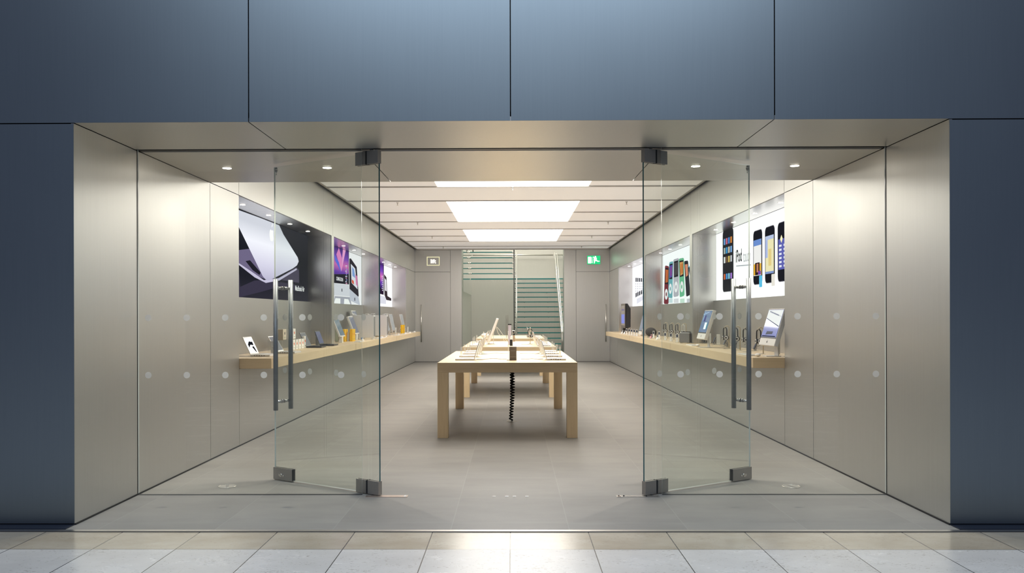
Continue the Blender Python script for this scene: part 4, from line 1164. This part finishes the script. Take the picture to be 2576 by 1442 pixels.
for k, ((x, y), nm) in enumerate((((1906, 857), 'nearest'), ((1872, 852), 'second'), ((1849, 850), 'third'), ((1822, 848), 'fourth'))):
    Yd = (10.15, 10.75, 11.2, 11.75)[k]
    xx = (x-1290)/2110*Yd; zc = 1.45-(y-792)*Yd/2110
    hst('cream hooked headphone stand in the front right alcove, %s from the entrance' % nm, (xx+.035, Yd, Z0), RR, SG_)
    hph('black headphones with white rings, front right alcove, %s from the entrance' % nm, (xx-.0, Yd, Z0+.32-.030-.168+.005), RR*.72, HG)
hst2 = hst; hph2 = hph
for k, ((x, y), nm) in enumerate((((1671, 833), 'farthest'), ((1686.5, 834), 'third'), ((1701, 834), 'second'))):
    Yd = (16.75, 16.1, 15.6)[k]; xx = (x-1290)/2110*Yd
    hst('cream hooked headphone stand in the middle right alcove, %s from the entrance' % nm, (xx+.035, Yd, Z0+.0), RR, SG_)
    hph('black headphones with pale rings, middle right alcove, %s from the entrance' % nm, (xx, Yd, Z0+.127), RR*.72, HG)
hw_ = mk_phones(WHITE, WHITE, BLK)('white headphones in the middle right alcove'); Yd = 15.1; xx = (1717-1290)/2110*Yd; hw_.location = (xx, Yd, Z0+.127); hw_.rotation_euler = (0, 0, RR*.72)
hst('cream hooked headphone stand carrying the white headphones', (xx+.035, Yd, Z0), RR, SG_)
keyb('white keyboard beside the second white computer', (2.77, 13.0, Z0), RR, KG); mouse('white mouse beside the second white computer', (2.77, 12.62, Z0+.019), 0, MG)
keyb('white keyboard at the near end of the right counter', (2.76, 9.93, Z0), RR, KG); mouse('white mouse at the near end of the right counter', (2.78, 9.56, Z0+.019), 0, MG)
plg = Proto(mk_player(GREYM)); q = onc(1747, 859); plg('grey handheld player leaning at the far end of the front right bay', (q[0], q[1], Z0), RR+.4)
# speakers
def mk_dock(label):
    t = thing('speaker_dock', label, 'speaker')
    MB().box(-.085, .085, -.05, .05, .006, .175, WHITE).build('case', t, .008, 2)
    MB().box(-.080, .080, -.056, -.050, .012, .170, GREYM).build('grille', t)
    for s in (-1, 1): MB().box(s*.06-.012, s*.06+.012, -.04, .04, 0, .008, BLK).build('foot', t)
    MB().box(-.08, .08, .050, .062, .03, .19, BLK).build('back_panel', t)
    return t
q = onc(1722, 858); t = mk_dock('white speaker box with grey grille front at the bay corner'); t.location = (2.90, 14.18, Z0); t.rotation_euler = (0, 0, RR+1.05)
GREYD = mat('dark_grille', (.13, .13, .135), .6)
def mk_zep(label):
    t = thing('oval_speaker', label, 'speaker')
    MB().ball((0, 0, .115), .20, ASH, 24, (1, .36, .48)).build('fabric_body', t)
    mb = MB(); mb.box(-.05, .05, -.06, .05, 0, .03, mat('chrome_trim', (.6, .6, .6), .2, 1)); mb.build('foot', t)
    return t
t = mk_zep('large dark oval speaker in the middle right alcove'); t.location = (2.88, 17.55, Z0); t.rotation_euler = (0, 0, RR+.35)
pst = Proto(mk_post(.14)); PSG = 'white upright players on small bases'
def row(x, X): return (X, 2110*X/(x-1290), Z0)
for x, nm in ((1702, 'nearest the entrance'), (1686.5, 'second from the entrance'), (1672, 'third from the entrance'), (1657, 'fourth from the entrance'), (1643, 'fifth from the entrance')):
    pst('white upright player in the middle right bay, ' + nm, row(x, 2.85 if x > 1660 else 2.88), RR*.3, PSG)
for x, nm in ((1601, 'nearest'), (1594.5, 'second'), (1588, 'third'), (1582, 'fourth'), (1575.5, 'fifth')):
    pst('white upright player in the rear right bay, %s from the entrance' % nm, row(x, 2.76), RR*.3, PSG)
psd = Proto(mk_post(.085, WHITE, 25))
for x, nm in ((1651, 'before the oval speaker'), (1569, 'nearer of the far pair'), (1563, 'farther of the far pair')):
    psd('short tilted white player on its dock, ' + nm, row(x, 2.74), RR*.6, 'short tilted players on docks')
pk = mk_post(.085, mat('pink_plastic', (.75, .30, .34), .4), 25)('short tilted pink player before the oval speaker'); pk.location = row(1634.5, 2.74); pk.rotation_euler = (0, 0, RR*.6)
q = onc(1615.5, 848)
t = thing('clear_stand', 'clear acrylic sheet on the right counter behind the glass door edge', 'stand', (q[0], q[1], Z0), RR)
MB().box(-.05, .05, -.002, .002, 0, .17, ACRYL).build('sheet', t); MB().box(-.05, .05, -.03, .03, -.0, .003, ACRYL).build('foot', t)
d_ = mk_display(.50, .46, .02, WHITE, SB, 14, .04, .08, 'block', .016, True)('white desktop computer leaning in the rear right alcove'); d_.location = (2.93, 19.45, Z0); d_.rotation_euler = (0, 0, RR)
def mk_tv(label):
    t = thing('television', label, 'television')
    w, h = .78, .64
    X = Matrix.Translation((0, 0, .13))
    mb = MB(X); mb.prism([(-w/2, 0, 0), (-w/2, .06, 0), (-w/2+.05, .13, .03), (-w/2+.05, .13, h-.13), (-w/2, .06, h)][::1]+[(-w/2, 0, h)], (w, 0, 0), BLK)
    b = mb.build('casing', t)
    MB(X).box(-w/2, w/2, -.01, 0, 0, h, mat('bronze_bezel', (.20, .17, .14), .35, .5)).build('bezel', b)
    MB(X).box(-w/2+.05, w/2-.05, -.012, -.010, .07, h-.05, mat('screen_bronze', (.05, .045, .04), .08, emit=hexc('7f736a'), estr=.5)).build('screen', b)
    MB(X).box(-.30, .30, -.0135, -.012, .12, .36, ink('8f97e0', .9)).build('screen_glow', b)
    MB(X).box(-.25, .25, -.0135, -.012, .46, .50, ink('8b82a0', .8)).build('screen_glow', b)
    MB().box(-.16, .16, -.03, .10, 0, .132, BLK).build('foot', t)
    return t
t = mk_tv('black television with bronze screen at the far end of the right counter'); t.location = (2.93, 22.3, Z0); t.rotation_euler = (0, 0, RR)
# cables on the right counter
cable('cream cables looping behind the nearest white computer', [(3.24, 9.65, Z0+.25), (3.28, 9.75, Z0+.12), (3.26, 9.9, Z0+.01), (3.24, 10.0, Z0+.01), (3.28, 10.2, Z0+.01)])
cable('cream cable looping behind the second white computer', [(3.02, 12.15, Z0+.2), (3.08, 11.9, Z0+.05), (3.05, 11.6, Z0+.006), (3.12, 11.4, Z0+.006), (3.2, 11.2, Z0+.006)])

# ---------------------------------------------------------------- goods on the tables
ZT = TH
TL = Proto(mk_laptop(ALU, KEYW, SK, .34, .235, 17, .020)); LG = 'silver laptops in rows on the tables'
W4 = ['nearest the entrance', 'second from the entrance', 'third from the entrance', 'farthest from the entrance']
Y1 = [10.55, 11.33, 12.1, 12.72]
for k, y in enumerate(Y1):
    TL('silver laptop facing right on the front table, ' + W4[k], (.535, y, ZT), RL, LG)
    TL('silver laptop facing left on the front table, ' + W4[k], (-.60, y, ZT), RR, LG)
Y2 = [15.2, 15.85, 16.5, 17.2]
for k, y in enumerate(Y2):
    TL('silver laptop facing right on the middle table, ' + W4[k], (.555, y, ZT), RL, LG)
    if k < 3: TL('silver laptop facing left on the middle table, ' + W4[k], (-.66, (15.15, 15.7, 17.5)[k], ZT), RR, LG)
for k, y in enumerate((20.8, 22.0)): TL('silver laptop facing right on the back table, %s one' % ('nearer', 'farther')[k], (.55, y, ZT), RL, LG)
asg = Proto(mk_sign(.042, .15, None, frosted('faint_acrylic', (.85, .85, .83), .25))); AGR = 'clear card holders beside the table laptops'
for k, y in enumerate(Y1):
    asg('clear card holder right side of the front table, ' + W4[k], (.60, y+.24 if k < 3 else y+.21, ZT), RL+.35, AGR); asg('clear card holder left side of the front table, ' + W4[k], (-.665, y+.24 if k < 3 else y+.21, ZT), RR-.35, AGR)
for k, y in enumerate(Y2):
    asg('clear card holder right side of the middle table, ' + W4[k], (.62, y+.27, ZT), RL+.35, AGR)
for k, y in enumerate((15.4, 16.0, 17.15)): asg('clear card holder left side of the middle table, %s' % W4[k], (-.74, y, ZT), RR-.35, AGR)
CG = 'thin charging cables on the front table'
for k, (y, nm) in enumerate(((10.62, 'near'), (12.15, 'far'))):
    cable('thin tan cable running from the %s left laptops to the table middle' % nm, [(-.46, y-.05, ZT+.004), (-.38, y-.10, ZT+.004), (-.30, y+.1, ZT+.004), (-.22, y+.12, ZT+.004), (-.15, y-.02, ZT+.004), (-.08, y-.0, ZT+.004)], CABW, .0035, CG)
    cable('thin tan cable running from the %s right laptops to the table middle' % nm, [(.38, y+.02, ZT+.004), (.32, y-.06, ZT+.004), (.24, y+.08, ZT+.004), (.17, y-.03, ZT+.004), (.10, y+.03, ZT+.004)], CABW, .003, CG)
# centre line of the tables
def box_thing(name, label, cat, loc, w, d_, h, m, top=None, group=None):
    t = thing(name, label, cat, loc, 0, group)
    MB().box(-w/2, w/2, -d_/2, d_/2, 0, h, m).build('carton', t, .0015, 1)
    return t
q = PIX(1290.5, 907, 'Z', TH)
t = box_thing('product_box', 'grey upright product box at the centre of the front table', 'box', (q.x, q.y+.05, ZT), .088, .06, .168, mat('grey_carton', (.22, .19, .17), .6))
MB().box(-.036, .036, -.0312, -.0302, .04, .046, mat('pale_print', (.4, .36, .33), .6)).build('printed_band', t); MB().box(-.03, .03, -.0312, -.0302, .115, .12, mat('pale_print', (.4, .36, .33), .6)).build('printed_band', t)
t = thing('clear_stand', 'tall clear acrylic sheet beside the grey box on the front table', 'stand', (-.060, 10.40, ZT))
MB().box(-.004, .004, -.10, .10, .004, .36, CLEARW).build('sheet', t); MB().box(-.02, .02, -.10, .10, 0, .004, ACRYL).build('foot', t)
q = PIX(1274, 893, 'Z', TH)
t = box_thing('price_card', 'small printed card lying left of the grey box on the front table', 'card', (q.x, q.y, ZT), .05, .50, .0015, CARD)
mb = MB()
for k in range(6): mb.box(-.02, .02, -.2+.07*k, -.185+.07*k, .0015, .0022, KEY)
mb.build('printed_lines', t)
q = PIX(1286, 870.5, 'Z', TH)
t = box_thing('product_box', 'black upright box at the near end of the middle table', 'box', (q.x, q.y+.04, ZT), .05, .04, .115, BLK)
t = box_thing('product_box', 'white box behind the black box on the middle table', 'box', (q.x+.005, q.y+.20, ZT), .05, .04, .165, CARD)
t = thing('card_tower', 'tall pale violet card tower with dark cap on the middle table', 'stand', ((1281.5-1290)/2110*15.7, 15.75, ZT))
MB().box(-.028, .028, -.05, .05, .004, .375, mat('pale_violet_card', (.50, .47, .56), .5)).build('column', t); MB().box(-.034, .034, -.055, .055, .375, .395, BLK).build('cap', t); MB().box(-.04, .04, -.07, .07, 0, .004, ACRYL).build('foot', t)
t = box_thing('product_box', 'brown upright box at the far end of the middle table', 'box', (.015, 17.75, ZT), .05, .05, .13, mat('brown_carton', (.26, .20, .15), .6))
t = thing('rod_stand', 'stand with two slim dark rods rising above the back table', 'stand', ((1275-1290)/2110*20.6, 20.6, ZT))
for s in (-1, 1): MB().cyl((s*.021, 0, .006), (s*.021, 0, .56), .0065, mat('dark_rod', (.12, .11, .09), .4), seg=8).build('rod', t)
MB().box(-.04, .04, -.03, .03, 0, .006, ACRYL).build('foot', t)
def mk_cam(label):
    t = thing('camcorder', label, 'camera')
    MB().box(-.03, .03, -.06, .06, .12, .19, WHITE).build('body', t, .008, 2); MB().cyl((0, -.085, .155), (0, -.06, .155), .025, BLK, seg=16).build('lens', t)
    MB().cyl((0, 0, .004), (0, 0, .12), .008, BLK, seg=8).build('post', t); MB().box(-.05, .05, -.05, .05, 0, .005, BLK).build('foot', t); MB().box(.03, .036, -.05, .02, .13, .18, BLK).build('flip_screen', t)
    return t
t = mk_cam('small white and black camera on a post on the back table'); t.location = (.012, 20.3, ZT)
t = mk_display(.50, .50, .035, WHITE, SK, 21, .045, .085, 'foot', .016, True)('white desktop computer seen from its side on the middle table'); t.location = (-.50, 16.3, ZT); t.rotation_euler = (0, 0, RR)
cable('white cables draped from the back of the side-on computer', [(-.325, 16.2, ZT+.34), (-.27, 16.25, ZT+.28), (-.2, 16.3, ZT+.18), (-.12, 16.4, ZT+.05), (-.06, 16.5, ZT+.004)], WHITE, .004)
cable('second white cable draped from the side-on computer', [(-.325, 16.45, ZT+.32), (-.29, 16.55, ZT+.2), (-.2, 16.62, ZT+.10), (-.16, 16.7, ZT+.004)], WHITE, .004)
keyb('white keyboard before the side-on computer on the middle table', (-.70, 16.3, ZT), RR, 'white keyboards on the tables')
t = hst('cream hooked headphone stand on the middle table', (.33, 16.1, ZT), 0, SG_)
t = hph('black headphones hanging from the stand on the middle table', (.325, 16.1-.012, ZT+.32-.030-.168+.005), .2, HG)
cable('dark headphone cable lying on the middle table', [(.33, 16.0, ZT+.02), (.28, 15.9, ZT+.004), (.2, 15.85, ZT+.004), (.16, 15.95, ZT+.004)], KEY, .0025)
o = MB().ball((0, 0, 0), .11, WHITE, 16, (1, 1, .5)).build('dome_base'); o.location = ((1220-1290)/2110*20.9, 20.9, ZT+.055); tag(o, 'small white dome on the left of the back table', 'lamp base')
for k, (x, y) in enumerate(((-.72, 20.6), (-.6, 21.3), (-.66, 22.2))):
    asg('clear card holder on the left of the back table, %s' % ('nearest', 'middle', 'farthest')[k], (x, y, ZT), RR-.3, AGR)
asg('clear card holder on the right of the back table', (.40, 21.2, ZT), RL+.3, AGR)
